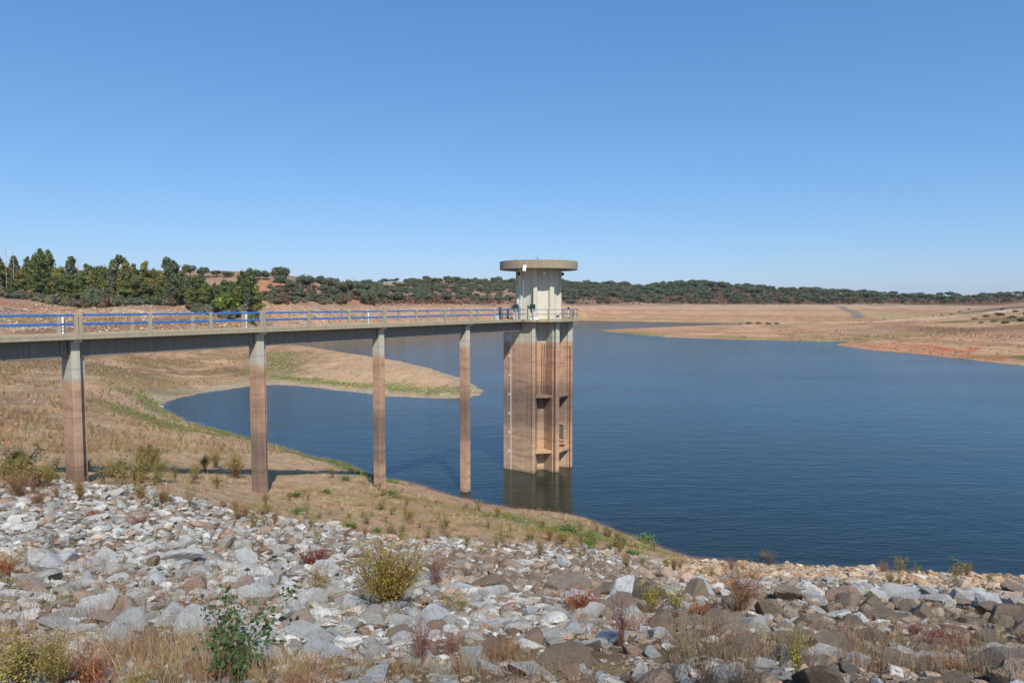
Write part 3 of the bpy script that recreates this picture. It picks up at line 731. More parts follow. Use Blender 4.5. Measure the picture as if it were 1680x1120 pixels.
# gate hoists
def hoist(t, nn, lab, rod, white_leg):
    p = W3(t, nn, DZ-.1); o = thing('gate_hoist', lab, 'gate hoist', p, -TH*.3, 'gate hoists on the tower platform')
    mb = MB(); mb.box(-.28, .28, -.18, .18, 1.05, 1.62); mb.box(-.20, .20, -.14, .14, .82, 1.05); mb.tube((-.30, -.05, 1.3), (-.42, -.05, 1.3), .11, n=12)
    mb.build('gearbox', M['green'], o, bevel=.04)
    mb = MB()
    for x in (-.17, .17): mb.box(x-.04, x+.04, -.05, .05, .05, .83)
    mb.box(-.26, .26, -.18, .18, 0, .05); mb.build('stand', M['white'], o, bevel=.008)
    mb = MB(); mb.tube((0, 0, 0), (0, 0, .83), .03, n=8); mb.tube((.03, 0, 1.62), (.03, 0, 1.62+rod), .045, n=8); mb.build('spindle', M['black'], o)
    c = MB()
    for i in range(12):
        a = 2*math.pi*i/12; b = 2*math.pi*(i+1)/12
        c.tube((-.44, -.05+.17*math.cos(a), 1.3+.17*math.sin(a)), (-.44, -.05+.17*math.cos(b), 1.3+.17*math.sin(b)), .014, n=5)
    c.tube((-.44, -.22, 1.3), (-.44, .12, 1.3), .012, n=5); c.build('handwheel', M['black'], o)
hoist(OT-3.15, ON+1.25, 'dark green gate hoist on white legs with a tall black spindle', 1.75, 1)
hoist(OT-3.55, ON-.55, 'dark green gate hoist under the white cabinet at the left side of the shaft', .1, 1)
# black valve pedestal with white cover on the last panel of the bridge
p = W3(T_END-2.6, -.55, DZ-.1)
t0 = thing('valve_pedestal', 'black valve pedestal beside a leaning white board at the end of the footbridge', 'valve', p, -TH)
mb = MB(); mb.tube((0, 0, 0), (0, 0, .95), .10, .08, 12); mb.tube((0, 0, .95), (0, 0, 1.22), .15, .12, 12); mb.tube((-.2, 0, .62), (.2, 0, .62), .09, n=10); mb.build('body', M['black'], t0)
mb = MB(); mb.tube((0, 0, 1.22), (0, 0, 1.30), .05, n=8); mb.tube((0, 0, 1.29), (0, 0, 1.31), .16, n=16); mb.build('handwheel', M['black'], t0)
p = W3(T_END-3.2, -.62, DZ-.1)
o = thing('board', 'flat white board leaning on the far railing near the tower end of the footbridge', 'board', p, -TH)
MM = Matrix.Rotation(R(14), 4, 'X'); mb = MB(); mb.box(-.42, .42, -.02, .02, .02, .62, MM); mb.build('panel', M['white'], o, bevel=.01)
MM = Matrix.Rotation(R(14), 4, 'X'); mb = MB(); mb.box(-.42, -.38, .021, .05, .02, .62, MM); mb.box(.38, .42, .021, .05, .02, .62, MM); mb.build('batten', M['steel'], o)
# white sheet in front of the hoist
p = W3(OT-3.55, ON+1.75, DZ-.1)
o = thing('drain_cover', 'pale low box lying on the platform edge under the green gate hoist', 'box', p, -TH*.3)
mb = MB(); mb.box(-.45, .45, -.2, .2, .0, .26); mb.build('body', M['white'], o, bevel=.05)
mb = MB(); mb.box(-.30, .10, -.14, .14, .262, .29); mb.build('lid', M['steel'], o, bevel=.01)
# small winch by the window strip and a davit on the right of the platform
p = W3(OT-.95, ON+2.9, DZ-.1)
o = thing('hand_winch', 'small black hand winch on the platform below the narrow window strip', 'winch', p)
mb = MB(); mb.box(-.2, .2, -.12, .12, 0, .06); mb.box(-.16, -.12, -.08, .08, .06, .5); mb.box(.12, .16, -.08, .08, .06, .5); mb.build('frame', M['blue_old'], o, bevel=.005)
mb = MB(); mb.tube((-.12, 0, .38), (.12, 0, .38), .10, n=12); mb.build('drum', M['black'], o)
mb = MB(); mb.tube((.16, 0, .38), (.26, 0, .38), .015, n=6); mb.tube((.26, 0, .38), (.26, 0, .72), .015, n=6); mb.tube((.26, 0, .72), (.36, 0, .72), .02, n=6); mb.build('crank', M['black'], o)
p = W3(OT+.75, ON+3.25, DZ-.1)
o = thing('davit', 'thin white davit post with black sheave at the right end of the platform', 'davit', p)
mb = MB(); mb.tube((0, 0, 0), (0, 0, 1.15), .04, n=8); mb.box(-.12, .12, -.12, .12, 0, .03); mb.build('post', M['white'], o)
mb = MB(); mb.tube((0, 0, 1.10), (.55, 0, 1.02), .025, n=8); mb.tube((0, 0, .5), (.35, 0, .3), .02, n=6); mb.build('arm', M['steel'], o)
mb = MB(); mb.tube((-.03, -.06, 1.18), (-.03, .06, 1.18), .12, n=14); mb.build('sheave', M['black'], o)

# ---------------------------------------------------------------- plants: mesh generators
def unit(v): return v/np.maximum(np.linalg.norm(v, axis=-1, keepdims=True), 1e-9)
def leaf_quads(P, size, rg, up=.0, long=1.0, nrm=None):
    """one small quad per point, randomly turned; P (n,3), size (n,)"""
    n_ = len(P); a = unit(rg.normal(size=(n_, 3))+(0 if nrm is None else nrm*1.2)); b = unit(np.cross(a, unit(rg.normal(size=(n_, 3)))))
    c = np.cross(a, b); s = size[:, None]*.5
    V = np.stack([P-b*s*long-c*s*.6, P+b*s*long*.2-c*s, P+b*s*long+c*s*.5, P-b*s*.2*long+c*s], 1).reshape(-1, 3)
    return V, np.arange(n_*4).reshape(-1, 4)
class Soup:
    def __init__(s): s.V = []; s.F = []; s.C = []; s.n = 0
    def add(s, V, F, col):
        s.V.append(V); s.F.append(F+s.n); s.n += len(V)
        c = np.asarray(col, float); s.C.append(np.tile(c, (len(V), 1)) if c.ndim == 1 else c)
    def mesh(s, name, mat, smooth=False):
        return np_mesh(name, np.concatenate(s.V), np.concatenate(s.F), [mat], color=np.concatenate(s.C), smooth=smooth)
def ico(sub):
    t = (1+5**.5)/2
    v = [(-1, t, 0), (1, t, 0), (-1, -t, 0), (1, -t, 0), (0, -1, t), (0, 1, t), (0, -1, -t), (0, 1, -t), (t, 0, -1), (t, 0, 1), (-t, 0, -1), (-t, 0, 1)]
    f = [(0, 11, 5), (0, 5, 1), (0, 1, 7), (0, 7, 10), (0, 10, 11), (1, 5, 9), (5, 11, 4), (11, 10, 2), (10, 7, 6), (7, 1, 8), (3, 9, 4), (3, 4, 2), (3, 2, 6), (3, 6, 8), (3, 8, 9), (4, 9, 5), (2, 4, 11), (6, 2, 10), (8, 6, 7), (9, 8, 1)]
    v = [Vector(p).normalized() for p in v]
    for _ in range(sub):
        c = {}; nf_ = []
        def mid(a, b):
            k = (min(a, b), max(a, b))
            if k not in c: v.append((v[a]+v[b]).normalized()); c[k] = len(v)-1
            return c[k]
        for a, b, d in f:
            x, y, z = mid(a, b), mid(b, d), mid(d, a); nf_ += [(a, x, z), (b, y, x), (d, z, y), (x, y, z)]
        f = nf_
    return np.array([tuple(p) for p in v]), np.array(f)
ICO = [ico(0), ico(1), ico(2), ico(3)]
def tri4(F): return np.concatenate([F, F[:, 2:3]], 1)        # unused helper kept tiny
def crown(name, blobs, nleaf, lsize, mat, seed, core=.72):
    """blobs: (x,y,z,rx,ry,rz). Leaf quads through each clump around a small leafy core"""
    rg = np.random.default_rng(seed); VV = []; FF = []; CC = []; n_ = 0
    tot = sum(b[3]*b[4]+b[3]*b[5] for b in blobs)
    for b in blobs:
        k = max(20, int(nleaf*(b[3]*b[4]+b[3]*b[5])/tot)); d = unit(rg.normal(size=(k, 3)))
        r = rg.uniform(.62, 1.08, size=(k, 1)); lump = 1+.18*np.sin(d[:, :1]*5+b[0])*np.cos(d[:, 1:2]*6+b[1])
        P = np.array(b[:3])+d*r*lump*np.array(b[3:6])
        V, F_ = leaf_quads(P, rg.uniform(.6, 1.3, k)*lsize, rg, nrm=d)
        tone = rg.uniform(.55, 1.35, k)*rg.uniform(.8, 1.15)
        VV.append(V); FF.append(F_+n_); CC.append(np.repeat(np.stack([tone*rg.uniform(.95, 1.1), tone, tone*.95], 1), 4, 0)); n_ += len(V)
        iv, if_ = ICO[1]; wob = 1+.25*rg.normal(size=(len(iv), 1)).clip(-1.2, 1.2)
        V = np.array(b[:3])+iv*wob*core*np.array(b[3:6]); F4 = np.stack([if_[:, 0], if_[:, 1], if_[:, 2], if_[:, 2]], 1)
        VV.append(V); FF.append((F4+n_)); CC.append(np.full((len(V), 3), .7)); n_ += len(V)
    V = np.concatenate(VV); F_ = np.concatenate(FF); C_ = np.concatenate(CC)
    me = bpy.data.meshes.new(name); faces = [tuple(q[:3]) if q[2] == q[3] else tuple(q) for q in F_.tolist()]
    me.from_pydata(V.tolist(), [], faces); me.update()
    ca_ = me.color_attributes.new('Col', 'FLOAT_COLOR', 'POINT'); ca_.data.foreach_set('color', np.concatenate([C_, np.ones((len(C_), 1))], 1).astype(np.float32).ravel())
    me.materials.append(mat); return me
M['bark'] = mat_plain('bark', S(110, 92, 76), .95, .1, .3, 3)
M['bark_pale'] = mat_plain('pale_bark', S(168, 146, 124), .95, .1, .25, 3)
M['oak_leaf'] = mat_leaf('oak_leaves', S(92, 102, 80), S(108, 114, 86), S(118, 120, 90))
M['pine_leaf'] = mat_leaf('pine_needles', S(88, 104, 62), S(120, 128, 70), S(152, 142, 80), rvar=.9)
M['euc_leaf'] = mat_leaf('eucalyptus_leaves', S(102, 116, 92), S(124, 130, 94), S(136, 132, 84))
M['bright_leaf'] = mat_leaf('bright_green_leaves', S(92, 114, 50), S(118, 134, 58))
M['scrub_leaf'] = mat_leaf('grey_scrub_leaves', S(116, 116, 96), S(130, 122, 92), S(128, 106, 80))
M['heath_leaf'] = mat_leaf('red_brown_heath', S(118, 92, 74), S(126, 102, 80), S(106, 104, 80))
def oak_data(seed, wide=1.0):
    rg = np.random.default_rng(seed); bl = []
    for i in range(13):
        a = rg.uniform(0, 6.28); r = rg.uniform(.1, 1)**.6*3.1*wide; z = 4.1+rg.uniform(-.6, .9)-.16*r*r*.6
        bl.append((r*math.cos(a), r*math.sin(a), z, rg.uniform(1.4, 2.0), rg.uniform(1.4, 2.0), rg.uniform(1.2, 1.6)))
    cr_ = crown('crown', bl, 950, .55, M['oak_leaf'], seed)
    mb = MB(); mb.path([(0, 0, -.6), (.1, .05, 1.1), (.2, -.1, 2.2)], .34, .24, 8)
    for i in range(5):
        a = i*1.26+rg.uniform(0, .6); mb.path([(.15, -.05, 1.9), (1.0*math.cos(a), 1.0*math.sin(a), 3.1), (2.1*math.cos(a), 2.1*math.sin(a), 4.2)], .17, .06, 6)
    o = mb.build('trunk', M['bark']); t = o.data; bpy.data.objects.remove(o); return cr_, t
def tall_data(seed, kind):
    rg = np.random.default_rng(seed); bl = []; H = 14.0
    if kind == 'pine':
        for i in range(15):
            f = (i+.5)/15; z = 4.0+f*9.5; rr_ = 2.6*(1-f)**.6+.7; a = rg.uniform(0, 6.28); r = rg.uniform(0, .8)*rr_*.8
            bl.append((r*math.cos(a), r*math.sin(a), z, rr_*.62, rr_*.62, rg.uniform(.8, 1.2)))
        lm, bk = 'pine_leaf', 'bark'
    elif kind == 'euc':
        for i in range(12):
            f = (i+.5)/12; z = 5.2+f*8.6; rr_ = 1.9*(1-abs(f-.45))**.8; a = rg.uniform(0, 6.28); r = rg.uniform(.2, 1.0)*rr_*.75
            bl.append((r*math.cos(a), r*math.sin(a), z, rg.uniform(.7, 1.2), rg.uniform(.7, 1.2), rg.uniform(.9, 1.6)))
        lm, bk = 'euc_leaf', 'bark_pale'
    else:
        for i in range(20):
            a = rg.uniform(0, 6.28); z = rg.uniform(2.0, 11.5); rr_ = 3.5*math.sqrt(max(.1, 1-((z-6)/7.2)**2)); r = rg.uniform(.2, .8)*rr_
            bl.append((r*math.cos(a), r*math.sin(a), z, rg.uniform(1.2, 1.9), rg.uniform(1.2, 1.9), rg.uniform(1.1, 1.7)))
        lm, bk = 'pine_leaf', 'bark'
    cr_ = crown('crown', bl, 2600, .46, M[lm], seed, .6)
    mb = MB(); b = rg.uniform(-.4, .4, 4); mb.path([(0, 0, -.8), (b[0]*.4, b[1]*.4, 4), (b[0], b[1], 8.5), (b[2], b[3], 13)], .26, .06, 8)
    for i in range(8):
        z = 4+i*1.05; a = i*2.4; mb.path([(b[0]*z/13, b[1]*z/13, z), (1.2*math.cos(a), 1.2*math.sin(a), z+.8)], .07, .03, 5)
    o = mb.build('trunk', M[bk]); t = o.data; bpy.data.objects.remove(o); return cr_, t
def bush_data(seed, mat, n_=350, ls=.32):
    rg = np.random.default_rng(seed); bl = []
    for i in range(9):
        a = rg.uniform(0, 6.28); r = rg.uniform(0, 1)*1.0; bl.append((r*math.cos(a), r*math.sin(a), .75+rg.uniform(-.3, .5)-.2*r, rg.uniform(.5, .85), rg.uniform(.5, .85), rg.uniform(.5, .75)))
    return crown('foliage', bl, n_, ls, mat, seed, .75)
OAK = [oak_data(100+i, .9+.12*i) for i in range(5)]
PINE = [tall_data(200+i, 'pine') for i in range(3)]; EUC = [tall_data(220+i, 'euc') for i in range(3)]; BROAD = [tall_data(240+i, 'broad') for i in range(3)]
BUSH = {k: [bush_data(300+i+j*10, M[k]) for i in range(3)] for j, k in enumerate(('oak_leaf', 'bright_leaf', 'scrub_leaf', 'heath_leaf'))}

def put_tree(name, data, x, y, hs, ws, label, cat, group, seed, z=None):
    rg = random.Random(seed); z = h1(x, y) if z is None else z
    t = thing(name, label, cat, (x, y, z), rg.uniform(0, 6.28), group); t.scale = (ws, ws, hs)
    for nm, d in zip(('crown', 'trunk'), data): link(bpy.data.objects.new(nm, d), t)
    return t
# landmarks for wording where a tree stands
def place_words(px):
    marks = [(0, 'at the left edge'), (118, 'behind the leftmost pier'), (250, 'between first and second piers'), (420, 'behind the second pier'),
             (520, 'between second and third piers'), (618, 'behind the third pier'), (690, 'between third and fourth piers'), (762, 'behind the fourth pier'), (830, 'just left of the tower'),
             (945, 'just right of the tower'), (1050, 'further right of the tower'), (1200, 'beyond the middle of the lake'), (1350, 'beyond the grey gully'), (1480, 'near the hill\'s right end'), (1640, 'at the right edge')]
    return min(marks, key=lambda m: abs(m[0]-px))[1]

# --- the wood on the left, tree by tree: (photo x, top y, base y, kind, width factor)
def on_line(px, Y): r = ray(px, 500); return (r[0]/r[1]*Y, Y)
wood = [(0, 417, 503, 'pine', 1.2), (25, 420, 500, 'euc', 1.2), (47, 419, 500, 'pine', .9), (61, 413, 500, 'pine', 1.0), (71, 407, 500, 'pine', 1.1), (83, 408, 500, 'pine', 1.0), (100, 432, 499, 'broad', 1.0),
        (117, 421, 499, 'euc', 1.2), (128, 434, 499, 'broad', .9), (145, 431, 499, 'pine', 1.3), (160, 430, 499, 'broad', 1.0), (174, 428, 499, 'broad', 1.1), (193, 421, 499, 'euc', 1.3), (208, 422, 499, 'pine', 1.2),
        (220, 431, 499, 'pine', 1.3), (240, 426, 499, 'pine', 1.0), (254, 434, 499, 'broad', .8), (275, 423, 498, 'euc', 1.2), (286, 430, 498, 'euc', 1.1), (300, 441, 498, 'pine', 1.2), (316, 442, 498, 'broad', .9),
        (35, 436, 500, 'broad', 1.0), (12, 440, 500, 'broad', 1.1), (330, 446, 497, 'pine', 1.1), (399, 442, 497, 'pine', 1.15), (412, 440, 497, 'pine', 1.15), (405, 452, 499, 'broad', .8), (92, 440, 500, 'pine', 1.0), (182, 440, 499, 'euc', .9),
        (232, 444, 499, 'broad', .9), (264, 442, 499, 'pine', 1.1), (150, 446, 500, 'pine', 1.2), (210, 448, 499, 'pine', 1.2), (112, 446, 500, 'broad', .7), (306, 450, 498, 'euc', .9), (345, 462, 498, 'broad', .7), (384, 470, 497, 'broad', .6),
        (60, 446, 500, 'broad', .8), (75, 450, 500, 'broad', .9), (20, 455, 500, 'euc', .8), (168, 455, 500, 'euc', .8), (292, 455, 498, 'pine', .8), (250, 458, 499, 'pine', .8), (125, 460, 500, 'pine', .8),
        (420, 462, 497, 'pine', 1.0)]
_rw = random.Random(31)
for _i in range(84):
    _x = 3+_i*4.9+_rw.uniform(-3, 3); wood.append((_x, _rw.uniform(440, 474) if _x < 300 else _rw.uniform(452, 476), 500, _rw.choice(['pine', 'broad', 'pine', 'euc']), _rw.uniform(.9, 1.3)))
kinds = {'pine': ('pine_tree', PINE, 'pine', 'dark green pine'), 'euc': ('eucalyptus_tree', EUC, 'eucalyptus', 'pale-barked eucalyptus'), 'broad': ('broadleaf_tree', BROAD, 'tree', 'full leafy green tree')}
for i, (px, top, base_, kd, wf) in enumerate(wood):
    rg = random.Random(i); Y = {0: 352, 1: 364, 2: 378}[i % 3] if top < 438 else (344+rg.uniform(0, 14))
    x, y = on_line(px, Y); z = h1(x, y); zt = at_depth(px, top, Y)[2]; hh_ = max(zt-z, 4.0); nm, D, cat, w_ = kinds[kd]
    hs = hh_/14.2; ws = max(hs, .75)*wf*{'pine': .98, 'euc': .95, 'broad': 1.0}[kd]
    size = 'tallest' if top < 412 else ('tall' if top < 428 else ('medium' if top < 445 else 'short'))
    lab = f'{size} {w_} {place_words(px)}'
    put_tree(nm, D[i % 3], x, y, hs, ws, lab, cat, f'{w_}s of the left wood, {size}, {place_words(px)}', i, z)
# bare thin trees
for i, (px, top) in enumerate([(12, 405), (130, 424), (24, 410)]):
    x, y = on_line(px, 348); z = h1(x, y); H = at_depth(px, top, 348)[2]-z
    rg = random.Random(i+5); mb = MB(); mb.path([(0, 0, -.5), (.1, 0, H*.4), (.3, .1, H*.75), (.2, 0, H)], .16, .04, 6)
    for j in range(14):
        zz = H*(.45+.038*j); a = rg.uniform(0, 6.28); l = rg.uniform(.8, 2.0)*(1.15-j/16); mb.path([(.1+.01*j, 0, zz), (l*.6*math.cos(a), l*.6*math.sin(a), zz+l*.7), (l*math.cos(a), l*math.sin(a), zz+l*1.2)], .05, .02, 4)
    t = thing('bare_tree', ['tall bare grey tree with thin twigs standing over the wood at the far left', 'bare grey treetop standing over the wood just right of the leftmost pier', 'shorter bare leaning tree beside the tall bare one at the far left'][i], 'tree', (x, y, z))
    mb.build('trunk', M['bark_pale'], t)
# undergrowth bushes along the foot of the wood and on the slope
def put_bush(kind, px, py, w_px, h_px, lab, name='bush', group=None, seed=0, Y=None):
    p = hit(px, py) if Y is None else (*on_line(px, Y), 0)
    if p is None: return None
    x, y = p[0], p[1]; z = h1(x, y); sc = y/1120
    o = link(bpy.data.objects.new(name, BUSH[kind][seed % 3])); o.location = (x, y, z-.1*h_px*sc); rg = random.Random(seed)
    o.rotation_euler = (0, 0, rg.uniform(0, 6.28)); o.scale = (w_px*sc/3.2, w_px*sc/3.2, h_px*sc/1.75)
    return tag(o, lab, 'bush', group)
put_bush('bright_leaf', 373, 498.5, 64, 38, 'large round bright green bush at the foot of the wood, left of the second pier', seed=1, Y=342)
put_bush('bright_leaf', 412, 498, 18, 20, 'small bright green bush just right of the large bright one by the second pier', seed=2, Y=340)
put_bush('oak_leaf', 152, 500, 42, 40, 'rounded mid green bush at the foot of the wood right of the leftmost pier', seed=3, Y=338)
rg = random.Random(77)
for i in range(74):
    px = rg.uniform(-10, 470); k = rg.choice(['scrub_leaf', 'scrub_leaf', 'heath_leaf', 'oak_leaf']); h_ = rg.uniform(9, 20)
    nm = {'scrub_leaf': 'grey', 'heath_leaf': 'brown', 'oak_leaf': 'dark green'}[k]
    put_bush(k, px, 500, rg.uniform(16, 34), h_, f'{nm} {"tall" if h_ > 14 else "low"} shrub under the trees {place_words(px)}', 'shrub', f'{nm} shrubs at the foot of the wood {place_words(px)}', i, Y=rg.uniform(330, 346))
# oaks on the left hill: photo x, crown top y, crown width px
n_oak = 0
def put_oak(px, ytop, wpx, Y, seed, words, detail=True):
    global n_oak
    x, y = on_line(px, Y); z = h1(x, y); sc = Y/1120; d = OAK[seed % 5]; ws = wpx*sc/9.0
    hh_ = (at_depth(px, ytop, Y)[2]-z) if ytop is not None else wpx*sc*.62
    hs = min(max(hh_, 3.0), 13)/6.3
    w3 = 'broad' if wpx*sc > 11 else ('medium' if wpx*sc > 7.5 else 'small')
    lab = f'{w3} holm oak {words} {place_words(px)}'
    n_oak += 1
    if detail: return put_tree('oak_tree', d, x, y, hs, ws, lab, 'oak tree', f'{w3} holm oaks {words} {place_words(px)}', seed, z)
for i, (px, yt, w_, Y) in enumerate([(313, 432, 27, 455), (335, 437, 22, 455), (356, 442, 18, 458), (376, 442, 21, 455), (426, 439, 30, 450), (412, 440, 26, 440), (462, 436, 34, 445), (460, 447, 22, 432), (478, 451, 18, 428), (495, 447, 22, 452), (508, 450, 22, 450),
        (527, 451, 22, 462), (545, 452, 24, 470), (560, 456, 22, 470), (578, 454, 30, 480), (592, 460, 26, 470), (604, 457, 30, 500), (588, 470, 26, 450), (536, 462, 20, 450), (619, 462, 22, 480), (549, 469, 16, 440), (626, 473, 20, 470), (655, 476, 18, 470), (683, 478, 16, 500), (604, 468, 22, 440)]):
    put_oak(px, yt, w_, Y, i, 'on the left hill')
rg = random.Random(5)
k = 0
while k < 36:
    px, py = rg.uniform(470, 700), rg.uniform(474, 494); p = hit(px, py)
    if p is None or p[1] < 330: continue
    put_oak(px, None, rg.uniform(11, 20), p[1], 40+k, 'low on the left hill'); k += 1
for i in range(150):
    px, py = (rg.uniform(425, 640), rg.uniform(470, 499.5)) if i % 2 else (rg.uniform(425, 850), rg.uniform(486, 499.5)); p = hit(px, py)
    if p is None: continue
    kd = rg.choice(['scrub_leaf', 'heath_leaf', 'oak_leaf', 'scrub_leaf']); nm = {'scrub_leaf': 'grey', 'heath_leaf': 'reddish brown', 'oak_leaf': 'dark green'}[kd]
    put_bush(kd, px, py, rg.uniform(9, 24)*(1 if px < 620 else .6), rg.uniform(6, 13)*(1 if px < 620 else .7), f'{nm} low shrub on the bank {place_words(px)}', 'shrub', f'{nm} shrubs on the bank slope {place_words(px)}', i, Y=p[1])
# middle hill and long far hill, dense oaks; the nearest are things, the rest one mass
spots = []
rg = random.Random(9)
for px, yt in [(655, 463), (668, 460), (684, 457), (697, 455), (710, 454), (722, 452), (735, 452), (748, 452), (760, 454), (770, 455), (780, 458), (792, 462), (803, 466)]:
    spots.append((px, yt, rg.uniform(14, 20), 740+rg.uniform(-20, 30), 'on the middle ridge'))
for i in range(400):
    px = rg.uniform(600, 850); py = rg.uniform(462, 496); p = hit(px, py)
    if p is None or p[1] < 430 or p[2] < 16: continue
    if rg.random() > (.62 if py < 484 else .35): continue
    spots.append((px, None, rg.uniform(11, 19)*min(1, 600/p[1]+.15), p[1], 'on the middle hill'))
for i in range(1350):
    px = rg.uniform(905, 1575); py = rg.uniform(459, 499); p = hit(px, py)
    if p is None or p[1] < 790 or p[1] > 1500 or p[2] < 15: continue
    if py > 492 and rg.random() < .5: continue
    spots.append((px, None, rg.choice([rg.uniform(6, 11), rg.uniform(10, 15), rg.uniform(13, 18)]), p[1], 'on the long far hill'))
for i in range(60):
    px = 918+i*10.6+rg.uniform(-4, 4); spots.append((px, None, rg.uniform(12, 18), {True: 1105, False: 1060}[1000 < px < 1420]+rg.uniform(-25, 10), 'on the far crest'))
for i in range(90):
    px = rg.uniform(1540, 1720); py = rg.uniform(484, 497); p = hit(px, py)
    if p is None or p[1] < 560 or p[1] > 1300: continue
    spots.append((px, None, rg.uniform(7, 13), p[1], 'on the hill at the far right'))
for px, yt in [(1640, 479), (1655, 480), (1625, 482), (1668, 481), (1612, 484), (1600, 486), (1585, 488)]: spots.append((px, None, 13, 990, 'on the crest at the far right'))
for px in (812, 832, 836, 846): spots.append((px, None, 10 if px != 846 else 7, 1480, 'alone on the pale plain'))
def vis_size(s): return s[2]
order = sorted(range(len(spots)), key=lambda i: -spots[i][2])
budget = 300-n_oak; indiv = set(order[:budget])
rest = [spots[i] for i in range(len(spots)) if i not in indiv]
for i in sorted(indiv):
    s = spots[i]; put_oak(s[0], s[1], s[2], s[3], 1000+i, s[4])
VV = []; FF = []; CC = []; off = 0
tmpl = []
for cr_, _ in OAK[:3]:
    nv = len(cr_.vertices); v = np.empty(nv*3, np.float32); cr_.vertices.foreach_get('co', v); v = v.reshape(-1, 3)
    c_ = np.empty(nv*4, np.float32); cr_.color_attributes['Col'].data.foreach_get('color', c_)
    f = np.array([tuple(p.vertices) for p in cr_.polygons if len(p.vertices) == 4])
    kq = len(f); sel = f[np.arange(0, kq, 2)]
    vi, inv = np.unique(sel.ravel(), return_inverse=True); v2 = v[vi].copy(); f2 = inv.reshape(-1, 4)
    v2 = np.repeat(v2.reshape(-1, 4, 3).mean(1), 4, 0)+(v2-np.repeat(v2.reshape(-1, 4, 3).mean(1), 4, 0))*1.5
    tmpl.append((v2, f2, c_.reshape(-1, 4)[vi, :3]))
rgn = np.random.default_rng(4)
for s in rest:
    x, y = on_line(s[0], s[3]); z = h1(x, y); sc = s[2]*s[3]/1120/9.0; v, f, c_ = tmpl[rgn.integers(3)]; a = rgn.uniform(0, 6.28)
    Rm = np.array([[math.cos(a), -math.sin(a), 0], [math.sin(a), math.cos(a), 0], [0, 0, 1]]); hs = sc*rgn.uniform(.8, 1.15)
    VV.append((v @ Rm.T)*np.array([sc, sc, hs])+np.array([x, y, z-.8*hs])); FF.append(f+off); CC.append(c_*rgn.uniform(.75, 1.2)); off += len(v)
if VV:
    o = obj('oak_woodland', np_mesh('oak_woodland', np.concatenate(VV), np.concatenate(FF), [M['oak_leaf']], color=np.concatenate(CC)))
    tag(o, 'mass of smaller dark green holm oaks covering the far hills', 'woodland', kind='stuff')
# heath between the oaks
pts = []
for i in range(5200):
    px = rg.uniform(600, 1680); py = rg.uniform(462, 499.5)
    if px < 850 and py < 486: continue
    r = ray(px, py); pts.append((px, py))
vx = []; tt = np.exp(np.linspace(math.log(300), math.log(1400), 260))
for px, py in pts:
    r = ray(px, py); g = hgt(r[0]*tt, r[1]*tt); k_ = np.nonzero(EYE+r[2]*tt <= g)[0]
    if len(k_) and g[k_[0]] > 14.6 and (tt[k_[0]] > 780 or px < 850): vx.append((r[0]*tt[k_[0]], r[1]*tt[k_[0]], g[k_[0]]))
vx = np.array(vx); Pq = np.repeat(vx, 7, 0); kk = len(Pq); Pq = Pq+rgn.normal(size=(kk, 3))*np.array([2.2, 2.2, .5])+np.array([0, 0, .7])
V, F_ = leaf_quads(Pq, rgn.uniform(.9, 2.2, kk), rgn)
tn = np.repeat(rgn.uniform(.6, 1.3, len(vx)), 28)
tag(obj('heath', np_mesh('heath', V, F_, [M['heath_leaf']], color=np.stack([tn, tn, tn], 1))), 'reddish brown heath scrub on the far slopes between the oaks', 'heath', kind='stuff')

# ---------------------------------------------------------------- riprap stones
def rock_shape(sub, seed, round_=False):
    rg = np.random.default_rng(seed); iv, if_ = ICO[sub]
    nP = 22 if round_ else rg.integers(7, 11)
    nv_ = unit(rg.normal(size=(nP, 3))); hp = rg.uniform(.55, 1.0, nP) if round_ else rg.uniform(.36, .9, nP)
    dt = iv @ nv_.T; r = np.where(dt > .05, hp/np.maximum(dt, .05), 9).min(1); r = np.minimum(r, 1.22 if round_ else 1.4)
    V = iv*r[:, None]
    if sub >= 2: V = V+iv*(fbm(V[:, 0]*4+seed, V[:, 1]*4+V[:, 2]*3.1, 4, seed)[:, None]-.5)*.035
    return V, if_
n = N('stone', .93, .2); P = n.objco(); g1 = n.noise(P, 2.3, 5, .62); g2 = n.noise(P, 24, 3, .7); g3 = n.noise(P, 7, 4, .7)
col_ = n.attr(); cc = n.mix(n.mr(g1, .42, .66, 0., .55), col_, n.mix(1.0, col_, (.66, .58, .50), 'MULTIPLY'))
cc = n.mix(n.mr(g3, .52, .72, 0., .5), cc, n.mix(1.0, col_, (1.3, 1.3, 1.28), 'MULTIPLY'))
cc = n.mix(n.mr(g2, .56, .70, 0., .5), cc, n.mix(1.0, cc, (.45, .45, .47), 'MULTIPLY')); n.col(cc)
n.bump(n.math('ADD', g3, n.math('MULTIPLY', g2, .5)), .08, 1.0); M['stone_bulk'] = n.m
def stone_mat(name, c0, c1, c2):
    n = N(name, .93, .2); P = n.objco(); g1 = n.noise(P, 1.3, 5, .62); g2 = n.noise(P, 30, 3, .7); g3 = n.noise(P, 4.5, 5, .7); r_ = n.rand()
    b = n.mix(n.mr(r_, 0, 1), c0, c1); b2 = n.mix(n.mr(g1, .44, .70, 0., .6), b, c2)
    b2 = n.mix(n.mr(g3, .5, .72, 0., .5), b2, n.mix(1.0, b2, (1.3, 1.3, 1.28), 'MULTIPLY'))
    b2 = n.mix(n.mr(g2, .56, .70, 0., .45), b2, n.mix(1.0, b2, (.5, .5, .5), 'MULTIPLY'))
    n.col(b2); n.bump(n.math('ADD', g3, n.math('MULTIPLY', g2, .55)), .11, 1.0); return n.m
M['st_grey'] = stone_mat('grey_granite', S(204, 203, 198), S(234, 232, 226), S(160, 148, 130))
M['st_brown'] = stone_mat('brown_stone', S(146, 130, 113), S(172, 154, 134), S(120, 103, 88))
